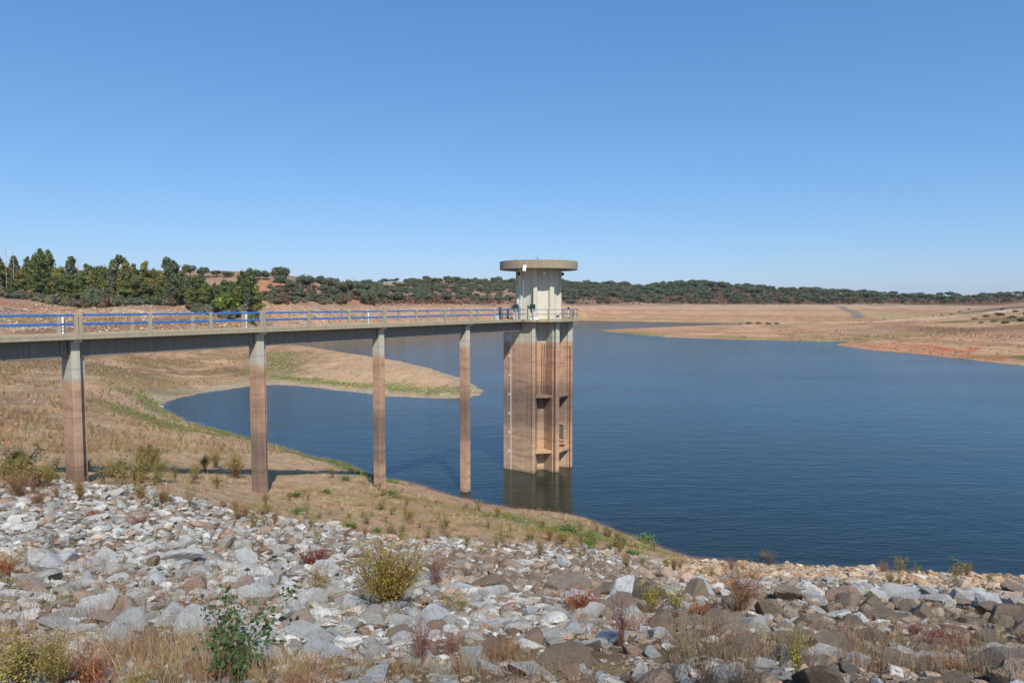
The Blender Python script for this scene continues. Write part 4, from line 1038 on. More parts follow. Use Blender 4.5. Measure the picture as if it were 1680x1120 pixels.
M['st_tan'] = stone_mat('tan_stone', S(196, 168, 136), S(206, 184, 156), S(160, 130, 104))
M['st_pink'] = stone_mat('pinkish_stone', S(190, 160, 140), S(206, 186, 168), S(156, 128, 110))
# upper limit of the riprap in the photo
RIP = np.array([(-200, 775), (0, 792), (70, 788), (150, 794), (270, 806), (350, 826), (430, 842), (540, 862), (640, 878), (760, 890), (900, 893), (1000, 902), (1060, 910), (1110, 914), (1200, 921), (1680, 946), (2000, 955)])
def in_riprap(x, y, z):
    px, py = to_px(x, y, z); lim = np.interp(px, RIP[:, 0], RIP[:, 1])+(vnoise(px/25, py/9, 3)-.5)*14
    return py > lim, px, py
cand = []
rgr = np.random.default_rng(12)
def zone_of(px, py, x, y, z, rr_):
    """which kind of stone lies here: the dam face has belts of different stone"""
    u = rr_
    belt = (vnoise(px/60, py/16, 9)-.5)*22
    d = py-float(np.interp(px, RIP[:, 0], RIP[:, 1]))+belt       # how far below the upper edge of the stones
    if px > 1085:
        if d < 34: return 'tan' if u < .86 else 'grey'
        if d < 58: return 'grey' if u < .62 else ('pink' if u < .82 else 'brown')
        if d < 150: return 'brown' if u < .78 else 'grey'
        pb = .22+.5*max(0, min(1, (px-1180)/280))
    elif px > 560:
        if d < 22: return 'grey' if u < .6 else ('pink' if u < .82 else 'brown')
        if d < 80: return 'brown' if u < .5+.4*(px-560)/500 else 'grey'
        pb = .10+.30*max(0, (px-760)/320)
    else: pb = .34 if d < 60 else .10
    if u < pb: return 'brown'
    return 'pink' if u > .94 else 'grey'
cell = {}
def try_place(x, y, r, tol=.62):
    gx, gy = int(x//1.2), int(y//1.2)
    for i in (-1, 0, 1):
        for j in (-1, 0, 1):
            for (a, b, c) in cell.get((gx+i, gy+j), ()):
                if (a-x)**2+(b-y)**2 < ((c+r)*tol)**2: return False
    cell.setdefault((gx, gy), []).append((x, y, r)); return True
stones = []
def scatter(count, rmin, rmax, pw, y0, y1, tol):
    u = rgr.uniform(size=count); Y = np.sqrt(y0*y0+(y1*y1-y0*y0)*u); X = rgr.uniform(-.95, .95, count)*Y
    Z = hgt(X, Y); ok, px, py = in_riprap(X, Y, Z); rr_ = (rmin+(rmax-rmin)*rgr.uniform(size=count)**pw)*np.clip(.66+.34*(Y-7)/14, .66, 1.0)
    sdw = hgt(X, Y, SDG)
    patchy = fbm(X/2.6, Y/2.6, 3, 91); topd = py-np.interp(px, RIP[:, 0], RIP[:, 1])
    ok = ok & ~((patchy > .60-.10*np.exp(-np.maximum(topd, 0)/25)) & (rr_ < .2) & (rgr.uniform(size=count) < .75))
    for i in np.nonzero(ok & (Z > -.5) & (px > -120) & (px < 1800))[0]:
        r = rr_[i]
        if Z[i] < 3.2 and px[i] > 560: r = min(r*.8, .18) if Z[i] > 1.6 or px[i] < 1080 else min(r*1.1, .32)
        if try_place(X[i], Y[i], r, tol): stones.append((X[i], Y[i], Z[i], r, px[i], py[i], zone_of(px[i], py[i], X[i], Y[i], Z[i], rgr.uniform()*.5+.5 if (r > .24 and px[i] < 700) else rgr.uniform())))
scatter(160, .36, .50, 2.0, 6, 18, .60)
scatter(6500, .19, .32, 2.0, 5.5, 47, .60)
scatter(45000, .115, .19, 1.1, 5.5, 50, .60)
scatter(120000, .065, .115, 1.0, 5.5, 52, .60)
# stray stones below the riprap on the sand and along the water's edge
for px, py in [(1110, 911), (1125, 912), (1150, 915), (872, 838), (946, 843), (958, 856), (972, 862), (1062, 885), (855, 836), (318, 751), (330, 748), (350, 757), (383, 793), (375, 786), (530, 888), (1592, 588), (1600, 589), (1446, 577), (262, 664), (265, 668), (440, 860), (455, 847), (52, 697), (68, 704)]:
    p = hit(px, py)
    if p: stones.append((p[0], p[1], p[2], .0018*p[1]+.03 if p[1] < 100 else .35, px, py, 'tan' if py > 800 else 'pink'))
def stone_px(s): return s[3]/s[1]
big = sorted(range(len(stones)), key=lambda i: -stone_px(stones[i]) if (-20 < stones[i][4] < 1700 and stones[i][5] < 1135) else 0)[:285]
big = set(big)
ROCK = {}
for kd, md in (('grey', 'st_grey'), ('brown', 'st_brown'), ('tan', 'st_tan'), ('pink', 'st_pink')):
    ROCK[kd] = []
    for i in range(12 if kd == 'grey' else 7):
        V, F_ = rock_shape(3, i*7+len(kd)*31, kd == 'brown' and i % 2 == 0)
        ROCK[kd].append(np_mesh('rock', V, F_, [M[md]], smooth=False))
BULK = [rock_shape(1, 500+i) for i in range(10)]+[rock_shape(1, 520+i, True) for i in range(3)]
BULK2 = [rock_shape(2, 540+i) for i in range(10)]+[rock_shape(2, 560+i, True) for i in range(3)]
basec = {'grey': [S(184, 182, 175), S(204, 201, 192), S(160, 156, 147)], 'brown': [S(146, 129, 112), S(168, 149, 130), S(130, 112, 96)], 'tan': [S(198, 168, 134), S(208, 184, 154), S(178, 146, 114)], 'pink': [S(188, 158, 138), S(206, 190, 172), S(170, 140, 118)]}
slopeN = None
def ground_tilt(x, y):
    e = .8; zx = (h1(x+e, y)-h1(x-e, y))/(2*e); zy = (h1(x, y+e)-h1(x, y-e))/(2*e); return Vector((-zx, -zy, 1)).normalized()
SV = {'a': ([], [], [])}
off = 0; BV = []; BF = []; BC = []
marks_fg = [(90, 'towards the left corner'), (380, 'by the leafy green bramble'), (517, 'by the dark red bush'), (640, 'by the big yellow-green bush'), (715, 'by the thin red twiggy bush'), (900, 'below the tower'), (1075, 'by the yellow-flowered bush'),
            (1220, 'by the tall rust brown bush'), (1400, 'left of the scarlet bush'), (1550, 'by the low scarlet bush'), (1660, 'towards the right corner')]
wordc = {'grey': 'pale grey', 'brown': 'brown', 'tan': 'sandy tan', 'pink': 'pinkish'}
for i, s in enumerate(stones):
    x, y, z, r, px, py, kd = s; up_ = ground_tilt(x, y) if i in big else Vector((.0, .3, .95)).normalized() if y < 50 else Vector((0, 0, 1))
    flat = rgr.uniform(.34, .68) if kd != 'brown' else rgr.uniform(.48, .8); sx, sy = rgr.uniform(.85, 1.35), rgr.uniform(.75, 1.1)
    tilt = Vector((rgr.normal()*.28, rgr.normal()*.28, 0)); q = (up_+tilt).normalized().to_track_quat('Z', 'Y') @ Matrix.Rotation(rgr.uniform(0, 6.28), 3, 'Z').to_quaternion()
    zc = z+r*flat*.38-.02
    if i in big:
        o = link(bpy.data.objects.new('rock', ROCK[kd][rgr.integers(len(ROCK[kd]))])); o.location = (x, y, zc); o.rotation_mode = 'QUATERNION'; o.rotation_quaternion = q
        o.scale = (r*sx*1.12, r*sy*1.12, r*flat*1.15); sz = 'large' if r > .26 else ('medium' if r > .17 else 'small'); shp = 'slab' if flat < .55 else ('block' if flat < .68 else 'boulder')
        row = 'at the bottom edge' if py > 1075 else ('in the foreground' if py > 1015 else ('midway up' if py > 940 else 'near the top'))
        wh = min(marks_fg, key=lambda m: abs(m[0]-px))[1]
        tag(o, f'{sz} {wordc[kd]} {shp} {row} {wh}', 'rock', f'{sz} {wordc[kd]} {shp}s {row} {wh}')
    else:
        src = (BULK2 if y < 16 else BULK); V, F_ = src[rgr.integers(10) if kd != 'brown' else (10+rgr.integers(3) if rgr.uniform() < .5 else rgr.integers(10))]
        Rm = np.array(q.to_matrix()); V2 = (V*np.array([r*sx*1.12, r*sy*1.12, r*flat*1.15])) @ Rm.T+np.array([x, y, zc])
        cb = np.array(basec[kd][rgr.integers(3)])*rgr.uniform(.82, 1.12)
        BV.append(V2); BF.append(F_+off); BC.append(np.tile(cb, (len(V2), 1))); off += len(V2)
o = obj('riprap', np_mesh('riprap', np.concatenate(BV), np.concatenate(BF), [M['stone_bulk']], color=np.concatenate(BC)))
tag(o, 'loose smaller stones of the riprap covering the dam face down to the water', 'riprap', kind='stuff')
print('STONES', len(stones), 'oaks', len(spots), 'faces', sum(len(f) for f in BF))

# ---------------------------------------------------------------- weeds, bushes and dry grass
n = N('plant', .75, .15); cA = n.attr(); rr_n = n.mr(n.rand(), 0, 1, .85, 1.15); n.col(cA)
tr = n.new('ShaderNodeBsdfTranslucent'); n.put(tr.inputs[0], cA); mx = n.new('ShaderNodeMixShader'); mx.inputs[0].default_value = .25
n.t.links.new(n.b.outputs[0], mx.inputs[1]); n.t.links.new(tr.outputs[0], mx.inputs[2]); n.t.links.new(mx.outputs[0], n.t.nodes['Material Output'].inputs['Surface']); M['plant'] = n.m
def ribbons(P, w0, w1, rg):
    """P (n, k, 3) polylines -> flat tapering ribbons"""
    n_, k, _ = P.shape; d = P[:, -1]-P[:, 0]; s = unit(np.cross(d, rg.normal(size=(n_, 3))))[:, None, :]
    ww = (w0[:, None]+(w1-w0)[:, None]*np.linspace(0, 1, k)[None])[:, :, None]*.5
    V = np.stack([P-s*ww, P+s*ww], 2).reshape(-1, 3)
    b = (np.arange(n_)*k*2)[:, None]+np.arange(k-1)[None]*2
    F_ = np.stack([b, b+1, b+3, b+2], -1).reshape(-1, 4); return V, F_
def jit(c, n_, rg, a=.2, rep_=1):
    m = rg.uniform(1-a, 1+a, (n_, 1))*rg.uniform(1-a*.3, 1+a*.3, (n_, 3)); return np.repeat(np.asarray(c)[None]*m, rep_, 0)
def stems(n_, h, w, rg, lean=.6, k=5, droop=.15):
    a = rg.uniform(0, 6.28, n_); hh_ = h*rg.uniform(.5, 1.0, n_); r = w*.5*rg.uniform(.05, 1.0, n_)**lean
    t = np.linspace(0, 1, k)[None, :]; x = (r[:, None]*t**1.3+w*.06*rg.normal(size=(n_, 1)))*np.cos(a)[:, None]+w*.03*rg.normal(size=(n_, k))*t
    y = (r[:, None]*t**1.3+w*.06*rg.normal(size=(n_, 1)))*np.sin(a)[:, None]+w*.03*rg.normal(size=(n_, k))*t
    z = hh_[:, None]*(t-droop*t*t*(r/(w*.5+1e-6))[:, None]); return np.stack([x, y, z], 2)
def plant(seed, h, w, nst, stemc, leafc, nleaf, ls, lo=.35, twigs=2, sw=.010, leafc2=None, lean=.6, droop=.15, tips=None, clump=0):
    rg = np.random.default_rng(seed); S1, S2 = Soup(), Soup()
    P = stems(nst, h, w, rg, lean, droop=droop); V, F_ = ribbons(P, np.full(nst, sw), np.full(nst, sw*.35), rg); S1.add(V, F_, jit(stemc, nst, rg, .3, 10))
    if twigs:
        m = nst*twigs; i = rg.integers(nst, size=m); t = rg.uniform(.3, .95, m); k = P.shape[1]; f = t*(k-1); j = np.minimum(f.astype(int), k-2)
        B = P[i, j]*(1-(f-j))[:, None]+P[i, j+1]*(f-j)[:, None]; d = unit(rg.normal(size=(m, 3))+np.array([0, 0, .9])+unit(P[i, -1]-P[i, 0])*.8); L = h*rg.uniform(.08, .25, m)
        T = np.stack([B, B+d*L[:, None]*.5, B+d*L[:, None]+np.array([0, 0, .02])], 1); V, F_ = ribbons(T, np.full(m, sw*.6), np.full(m, sw*.3), rg); S1.add(V, F_, jit(stemc, m, rg, .35, 6))
        allP = np.concatenate([P[:, 1:].reshape(-1, 3), T.reshape(-1, 3)])
    else: allP = P[:, 1:].reshape(-1, 3)
    if nleaf:
        src = allP[allP[:, 2] > lo*h] if (allP[:, 2] > lo*h).any() else allP
        Q = src[rg.integers(len(src), size=nleaf)]+rg.normal(size=(nleaf, 3))*max(clump, .025*h)
        V, F_ = leaf_quads(Q, rg.uniform(.6, 1.3, nleaf)*ls, rg); c = jit(leafc, nleaf, rg, .3)
        if leafc2 is not None: mk = (rg.uniform(size=nleaf) < .4)[:, None]; c = np.where(mk, jit(leafc2, nleaf, rg, .25), c)
        S2.add(V, F_, np.repeat(c, 4, 0))
    a = S1.mesh('stems', M['plant']); b = S2.mesh('leaves', M['plant']) if nleaf else None; return a, b
K = dict(
 gold=(1.35, 1.7, 230, S(124, 88, 60), S(138, 128, 54), 6800, .026, .30, 3, .013, S(166, 148, 66), .45),
 gold2=(1.0, 1.0, 90, S(132, 96, 64), S(170, 150, 80), 1300, .028, .3, 3, .010, S(150, 140, 84), .6),
 red=(.5, 1.1, 150, S(128, 74, 68), S(136, 72, 68), 700, .030, .1, 3, .012, S(110, 44, 44), .5),
 redtwig=(.85, .9, 80, S(146, 106, 94), S(156, 116, 98), 260, .024, .3, 4, .009, S(120, 70, 60), .6),
 rust=(1.25, 1.2, 150, S(160, 124, 94), S(164, 126, 92), 900, .028, .3, 3, .010, S(140, 88, 60), .55),
 twig=(1.15, 1.4, 70, S(118, 98, 78), S(146, 134, 92), 500, .020, .4, 6, .008, S(128, 112, 82), .6),
 yellow=(.9, .9, 50, S(120, 110, 62), S(148, 142, 78), 480, .030, .25, 3, .009, S(204, 188, 54), .6),
 weed=(.8, .35, 14, S(140, 124, 84), S(150, 140, 92), 240, .030, .25, 3, .010, S(124, 116, 74), .8),
 green=(.5, .6, 26, S(96, 108, 62), S(92, 120, 58), 380, .045, .1, 2, .009, S(116, 138, 66), .6),
 ochre=(.95, .8, 60, S(138, 116, 76), S(160, 142, 84), 2200, .026, .45, 4, .009, S(140, 128, 70), .6),
 dry=(.55, .7, 90, S(192, 166, 124), None, 0, .02, .3, 1, .007, None, .5),
 orange=(.40, .9, 120, S(156, 108, 78), S(162, 106, 76), 800, .035, .1, 2, .010, S(140, 72, 48), .5))
PL = {}
for j, (k_, v) in enumerate(K.items()):
    for i in range(2 if k_ in ('gold', 'ochre') else 3):
        PL[k_, i] = plant(900+j*10+i, v[0], v[1], v[2], v[3], v[4], v[5], v[6], v[7], v[8], v[9], v[10], v[11], clump=.05*v[0])
REG = []
def put_plant(kind, px, py, w_px, h_px, lab, name, cat='bush', group=None, seed=0, sink=.05):
    p = hit(px, py)
    if p is None: return
    x, y, z = p; sc = y/1120*1.03; k = (kind, seed % (2 if kind in ('gold', 'ochre') else 3)); v = K[kind]
    t = thing(name, lab, cat, (x, y, z-sink*.3), random.Random(seed*7+int(px)).uniform(0, 6.28), group)
    t.scale = (w_px*sc/v[1], w_px*sc/v[1], h_px*sc/(v[0]*.92))
    a, b = PL[k]; link(bpy.data.objects.new('stems', a), t)
    if b: link(bpy.data.objects.new('foliage', b), t)
    return t
put_plant('gold', 640, 1000, 135, 112, 'big yellow-green bush in the middle of the foreground riprap', 'flowering_bush', seed=1)
put_plant('gold2', 522, 990, 46, 66, 'thin ochre bush just left of the big yellow-green bush', 'flowering_bush', seed=1)
put_plant('gold2', 750, 1010, 60, 44, 'low sprawling yellowish bush at the right foot of the big yellow-green bush', 'flowering_bush', seed=2)
put_plant('red', 517, 932, 72, 36, 'low dark red bush among grey stones, left of the big yellow-green bush', 'red_bush', seed=1)
put_plant('redtwig', 715, 960, 50, 62, 'thin reddish twiggy bush just right of the big yellow-green bush', 'twiggy_bush', seed=1)
put_plant('rust', 1218, 1004, 84, 88, 'tall rust brown bush on the riprap right of centre', 'dry_bush', seed=1)
put_plant('yellow', 1068, 1006, 54, 56, 'yellow-flowered bush, left one of two beside each other on brown stones', 'flowering_bush', seed=1)
put_plant('yellow', 1108, 1004, 44, 48, 'yellow-flowered bush, right one of two beside each other on brown stones', 'flowering_bush', seed=2)
put_plant('red', 1552, 1064, 80, 28, 'low scarlet red bush on brown stones at the right', 'red_bush', seed=2)
put_plant('red', 1500, 1046, 24, 26, 'small upright scarlet tuft left of the low scarlet bush', 'red_bush', seed=3)
put_plant('twig', 1155, 1150, 130, 150, 'large sparse olive twiggy bush at the bottom edge right of centre', 'twiggy_bush', seed=1)
put_plant('twig', 1105, 1140, 80, 110, 'sparse twiggy bush left of the large olive twiggy one at the bottom', 'twiggy_bush', seed=2)
put_plant('twig', 1215, 1150, 90, 110, 'sparse twiggy bush right of the large olive twiggy one at the bottom', 'twiggy_bush', seed=0)
put_plant('twig', 1300, 1090, 80, 70, 'grey twiggy bush low at the right, on pale stones', 'twiggy_bush', seed=1)
put_plant('yellow', 1308, 1110, 40, 90, 'upright ochre stalks beside the grey twiggy bush at the lower right', 'flowering_bush', seed=0)
put_plant('redtwig', 1020, 1060, 50, 100, 'tall thin reddish twigs below the yellow-flowered bushes', 'twiggy_bush', seed=2)
put_plant('ochre', 30, 1150, 130, 110, 'tall ochre seeded weed in the bottom left corner', 'seeded_weed', seed=0)
put_plant('ochre', 85, 1145, 60, 100, 'ochre seeded weed second from the bottom left corner', 'seeded_weed', seed=1)
put_plant('ochre', 225, 1140, 60, 40, 'low ochre weed at the bottom edge left of the green bramble', 'seeded_weed', seed=1)
put_plant('rust', 150, 1120, 100, 60, 'brown tangled dry bush at the lower left', 'dry_bush', seed=2)
put_plant('orange', 140, 1130, 90, 40, 'orange-red withered bush at the bottom edge on the left', 'red_bush', seed=1)
put_plant('orange', 155, 848, 36, 12, 'small orange-red patch of weed among grey stones behind', 'red_bush', seed=0)
put_plant('orange', 12, 945, 40, 26, 'orange-brown withered weed at the left edge of the photo', 'red_bush', seed=2)
put_plant('dry', 20, 932, 70, 40, 'pale dry grass tussock at the left edge of the photo', 'grass_tussock', 'grass')
put_plant('twig', 85, 905, 40, 50, 'dark dead twiggy bush on the riprap right of the pale tussock', 'twiggy_bush', seed=1)
put_plant('rust', 30, 815, 62, 46, 'brown bush at the top of the riprap by the left edge', 'dry_bush', seed=0)
put_plant('rust', 62, 830, 40, 30, 'small brown bush right of the larger one by the left edge', 'dry_bush', seed=1)
put_plant('yellow', 510, 868, 16, 30, 'small bright yellow flowering weed at the riprap edge', 'flowering_bush', seed=1)
put_plant('yellow', 430, 843, 26, 16, 'low yellow weed at the foot of the second pier', 'flowering_bush', seed=2)
put_plant('redtwig', 230, 862, 60, 22, 'low reddish brown twigs on the stones below the leftmost pier', 'twiggy_bush', seed=0)
put_plant('orange', 950, 1000, 70, 30, 'rusty low weed among brown stones below the tower', 'red_bush', seed=1)
put_plant('orange', 1150, 1010, 50, 22, 'rusty low weed between the yellow-flowered and rust brown bushes', 'red_bush', seed=0)
put_plant('yellow', 1430, 990, 20, 24, 'yellow and green weed among pale stones at the right', 'flowering_bush', seed=0)
put_plant('twig', 1262, 925, 34, 24, 'thin dark twiggy weed against the water at the stone edge', 'twiggy_bush', seed=2)
put_plant('weed', 1575, 1022, 14, 24, 'small yellowish weed above the low scarlet bush', 'weed', 'weed', seed=1)
put_plant('green', 818, 968, 30, 14, 'small green leafy weed on brown stones below the tower', 'leafy_weed', 'weed', seed=1)
put_plant('dry', 470, 1130, 80, 70, 'tall pale dry grass at the bottom edge right of the bramble', 'grass_tussock', 'grass', seed=1)
put_plant('dry', 430, 1125, 60, 46, 'pale dry grass behind the bramble at the bottom edge', 'grass_tussock', 'grass', seed=2)
put_plant('rust', 500, 1140, 120, 44, 'grey-brown tangled dead bush at the bottom edge left of centre', 'dry_bush', seed=0)
put_plant('redtwig', 690, 1090, 70, 90, 'reddish twiggy bush between big pale stones at the bottom', 'twiggy_bush', seed=0)
put_plant('redtwig', 740, 1075, 60, 50, 'dark brown twigs under the big yellow-green bush, nearer the camera', 'twiggy_bush', seed=1)
put_plant('rust', 830, 1080, 70, 30, 'low brown weed on pale stones at the bottom centre', 'dry_bush', seed=1)
put_plant('rust', 1560, 1100, 70, 30, 'low grey-brown weed below the low scarlet bush', 'dry_bush', seed=2)
# green bramble: arching stems with paired leaves
rg = np.random.default_rng(55); S1, S2 = Soup(), Soup(); bp = hit(385, 1140)
targets = [(378, 975, 8.6), (330, 985, 8.8), (352, 1005, 8.2), (410, 985, 8.6), (484, 968, 9.2), (440, 1000, 8.6), (398, 1040, 7.6), (340, 1060, 7.4), (420, 1050, 7.6), (372, 1080, 7.2), (445, 1030, 8.0), (350, 1035, 7.8), (390, 1090, 7.1), (415, 1095, 7.0), (365, 960, 8.9)]
for (tx, ty, tY) in targets:
    T = np.array(at_depth(tx, ty, tY)); B = np.array([bp[0], bp[1], bp[2]])+rg.normal(size=3)*np.array([.18, .15, 0])
    t = np.linspace(0, 1, 12)[:, None]; mid_ = (B+T)/2+np.array([0, 0, .35]); Pp = (1-t)**2*B+2*t*(1-t)*mid_+t*t*T; Pp = Pp+rg.normal(size=Pp.shape)*.012
    V, F_ = ribbons(Pp[None], np.array([.016]), np.array([.006]), rg); S1.add(V-np.array(bp), F_, jit(S(112, 84, 62), len(V), rg, .15))
    m = 44; f = rg.uniform(.18, 1.0, m)*11; j = np.minimum(f.astype(int), 10); Q = Pp[j]*(1-(f-j))[:, None]+Pp[j+1]*(f-j)[:, None]+rg.normal(size=(m, 3))*.055
    V, F_ = leaf_quads(Q-np.array(bp), rg.uniform(.035, .065, m), rg, nrm=np.tile(np.array([0, -.4, 1.0]), (m, 1))); S2.add(V, F_, np.repeat(jit(S(70, 92, 52), m, rg, .4), 4, 0))
br = thing('bramble', 'green leafy bramble with arching stems in the lower left foreground', 'bramble', bp)
link(bpy.data.objects.new('stems', S1.mesh('stems', M['plant'])), br); link(bpy.data.objects.new('leaves', S2.mesh('leaves', M['plant'])), br)
limf_ = lambda a: float(np.interp(a, RIP[:, 0], RIP[:, 1]))
# weeds along the edge of the riprap and on the bank, one by one where they stand out
rgw = random.Random(21)
for i in range(70):
    px = rgw.uniform(0, 1640); lim = float(np.interp(px, RIP[:, 0], RIP[:, 1])); py = lim+rgw.uniform(-8, 34)
    kd = rgw.choice(['weed', 'weed', 'weed', 'rust', 'weed', 'gold2', 'redtwig']); hp_ = rgw.uniform(18, 38)*(1.1 if px < 400 else .9)
    ad = {'weed': 'thin olive', 'rust': 'rust brown', 'gold2': 'ochre', 'redtwig': 'reddish'}[kd]
    put_plant(kd, px, py, hp_*rgw.uniform(.4, .8), hp_, f'{ad} weed stalks at the riprap edge {place_words(px).replace("beyond the middle of the lake", "below the lake").replace("beyond the grey gully", "towards the right").replace("behind", "before")}', 'weed', 'weed', None, i)
for i in range(44):
    px = rgw.choice([rgw.uniform(0, 100), rgw.uniform(140, 260), rgw.uniform(140, 420)]); py = rgw.uniform(765, 803); hp_ = rgw.uniform(22, 46)
    kd = rgw.choice(['weed', 'gold2', 'weed', 'ochre']); ad = {'weed': 'thin olive', 'rust': 'rust brown', 'gold2': 'ochre', 'ochre': 'dense ochre'}[kd]
    put_plant(kd, px, py, hp_*rgw.uniform(.6, 1.2), hp_, f'tall {ad} weed on the slope {place_words(px)}', 'weed', 'weed', None, i)
for i in range(120):
    px = rgw.uniform(430, 1060); py = rgw.uniform(max(770, float(np.interp(px, [430, 600, 800, 1060], [760, 790, 838, 890]))), limf_(px)+4); hp_ = rgw.uniform(9, 22)
    kd = rgw.choice(['weed', 'weed', 'weed', 'green', 'ochre', 'dry', 'dry']); ad = {'weed': 'thin olive', 'green': 'low green', 'ochre': 'small ochre', 'dry': 'straw-coloured'}[kd]
    wh = 'right of the second pier' if px < 600 else ('before the third pier' if px < 700 else ('before the fourth pier' if px < 810 else ('before the tower' if px < 950 else 'where stones meet water')))
    put_plant(kd, px, py, hp_*rgw.uniform(.6, 1.3)*(2 if kd in ('green', 'dry') else 1), hp_*(.7 if kd in ('green', 'dry') else 1), f'{ad} weed on the bank {wh}', 'weed', 'weed', None, i)
def tufts(name, samples, lab, cat, h0, h1_, cols, blades=9, bw=.012, spread=.5):
    """samples: (x, y) points. One object of many small tufts"""
    rg = np.random.default_rng(len(samples)+17); X = np.array([p[0] for p in samples]); Y = np.array([p[1] for p in samples]); Z = hgt(X, Y); m = len(X)
    hh_ = rg.uniform(h0, h1_, m); b = np.repeat(np.arange(m), blades); nb = len(b); a = rg.uniform(0, 6.28, nb); L = hh_[b]*rg.uniform(.5, 1.0, nb); r = L*spread*rg.uniform(.1, 1, nb)
    t = np.linspace(0, 1, 3)[None]; sx = X[b]+rg.normal(size=nb)*.06; sy = Y[b]+rg.normal(size=nb)*.06
    P = np.stack([sx[:, None]+r[:, None]*t**1.6*np.cos(a)[:, None], sy[:, None]+r[:, None]*t**1.6*np.sin(a)[:, None], Z[b][:, None]-.03+L[:, None]*t], 2)
    wd = np.clip(bw*np.maximum(1, Y[b]/30), bw, .14); V, F_ = ribbons(P, wd, wd*.3, rg)
    cs = np.array(cols)[rg.integers(len(cols), size=m)]*rg.uniform(.8, 1.2, (m, 1)); c = np.repeat(cs[b], 6, 0)
    return tag(obj(name, np_mesh(name, V, F_, [M['plant']], color=c)), lab, cat, kind='stuff')
rgn = np.random.default_rng(8)
def sample_px(n_, x0, x1, y0, y1, cond=None):
    out = []; px = rgn.uniform(x0, x1, n_); py = rgn.uniform(y0, y1, n_); t = np.exp(np.linspace(math.log(6), math.log(1150), 640))
    for a, b in zip(px, py):
        r = ray(a, b); g = hgt(r[0]*t, r[1]*t); k_ = np.nonzero(EYE+r[2]*t <= g)[0]
        if len(k_) and g[k_[0]] > .25:
            x, y = r[0]*t[k_[0]], r[1]*t[k_[0]]
            if cond is None or cond(a, b, x, y, g[k_[0]]): out.append((x, y))
    return out
limf = lambda a: float(np.interp(a, RIP[:, 0], RIP[:, 1]))
cl = lambda x, y, s_, th: float(vnoise(np.array(x/s_), np.array(y/s_), 77)) > th
T1 = sample_px(8200, -20, 1120, 700, 905, lambda a, b, x, y, z: b < limf(a)+6 and cl(x, y, 2.2, .42))
tufts('dry_grass', T1, 'short dry grass and weeds on the sandy bank around the piers', 'grass', .12, .40, [S(128, 116, 70), S(142, 112, 76), S(226, 204, 158), S(206, 180, 132), S(188, 164, 118), S(170, 152, 100), S(176, 134, 100), S(148, 142, 88)])
T2 = sample_px(5200, -20, 480, 575, 745, lambda a, b, x, y, z: cl(x, y, 5, .40))
tufts('dry_grass', T2, 'brown dry weeds covering the left slope beyond the leftmost pier', 'grass', .3, .8, [S(176, 144, 108), S(150, 122, 92), S(142, 134, 86), S(190, 162, 120), S(158, 116, 92)], 7, .02)
def near_line(pts, w_, n_):
    P = [hit(*q) for q in pts]; P = [p for p in P if p]; out = []
    for i in range(n_):
        k_ = rgn.integers(len(P)-1); t = rgn.uniform(); x = P[k_][0]*(1-t)+P[k_+1][0]*t+rgn.normal()*w_*.5; y = P[k_][1]*(1-t)+P[k_+1][1]*t+rgn.normal()*w_*.5
        if h1(x, y) > .05 and cl(x, y, 3.1, .40): out.append((x, y))
    return out
T3 = near_line([(330, 697), (380, 715), (430, 728), (500, 748), (570, 764), (640, 792)], 1.6, 1300)+near_line([(170, 660), (230, 680), (300, 705), (350, 712)], 4, 700)+near_line([(200, 640), (240, 655), (262, 674), (300, 690)], 3, 400)
tufts('green_weeds', T3[::2]+T3[1:600:3], 'low green weeds along the left shore of the bay', 'weeds', .15, .5, [S(112, 128, 66), S(130, 138, 78), S(152, 146, 92)], 8, .02)
T4 = near_line([(470, 620), (540, 628), (620, 636), (700, 643), (750, 641)], 3.0, 560)+near_line([(430, 580), (450, 600), (440, 622)], 9, 260)
tufts('green_weeds', T4, 'low green weeds along the sandy spit', 'weeds', .2, .55, [S(128, 140, 76), S(156, 154, 92), S(150, 138, 96)], 6, .03)
T5 = near_line([(825, 845), (860, 856), (900, 866), (950, 876)], 1.3, 520)+near_line([(640, 815), (760, 838), (850, 855), (930, 874), (1000, 888), (1080, 903)], 2.2, 900)
tufts('green_weeds', T5, 'green and yellowish weeds on the shore in front of the tower', 'weeds', .08, .28, [S(92, 122, 56), S(118, 136, 64), S(168, 156, 92), S(176, 150, 100)], 9, .014)
T6 = sample_px(6000, -20, 1700, 900, 1118, lambda a, b, x, y, z: cl(x, y, 1.4, .52))
tufts('dry_stalks', T6, 'thin dry grass stalks growing between the riprap stones', 'grass', .14, .42, [S(168, 146, 112), S(150, 116, 90), S(140, 96, 80), S(160, 148, 104)], 10, .006, .5)
T7 = sample_px(560, -40, 420, 1020, 1135, lambda a, b, x, y, z: b > 1040+ (a/420)*40)
tufts('dry_stalks', T7, 'tangled dry straw and stalks along the bottom left edge', 'grass', .2, .6, [S(190, 166, 128), S(160, 122, 90), S(146, 104, 80), S(176, 156, 110)], 10, .005, .7)
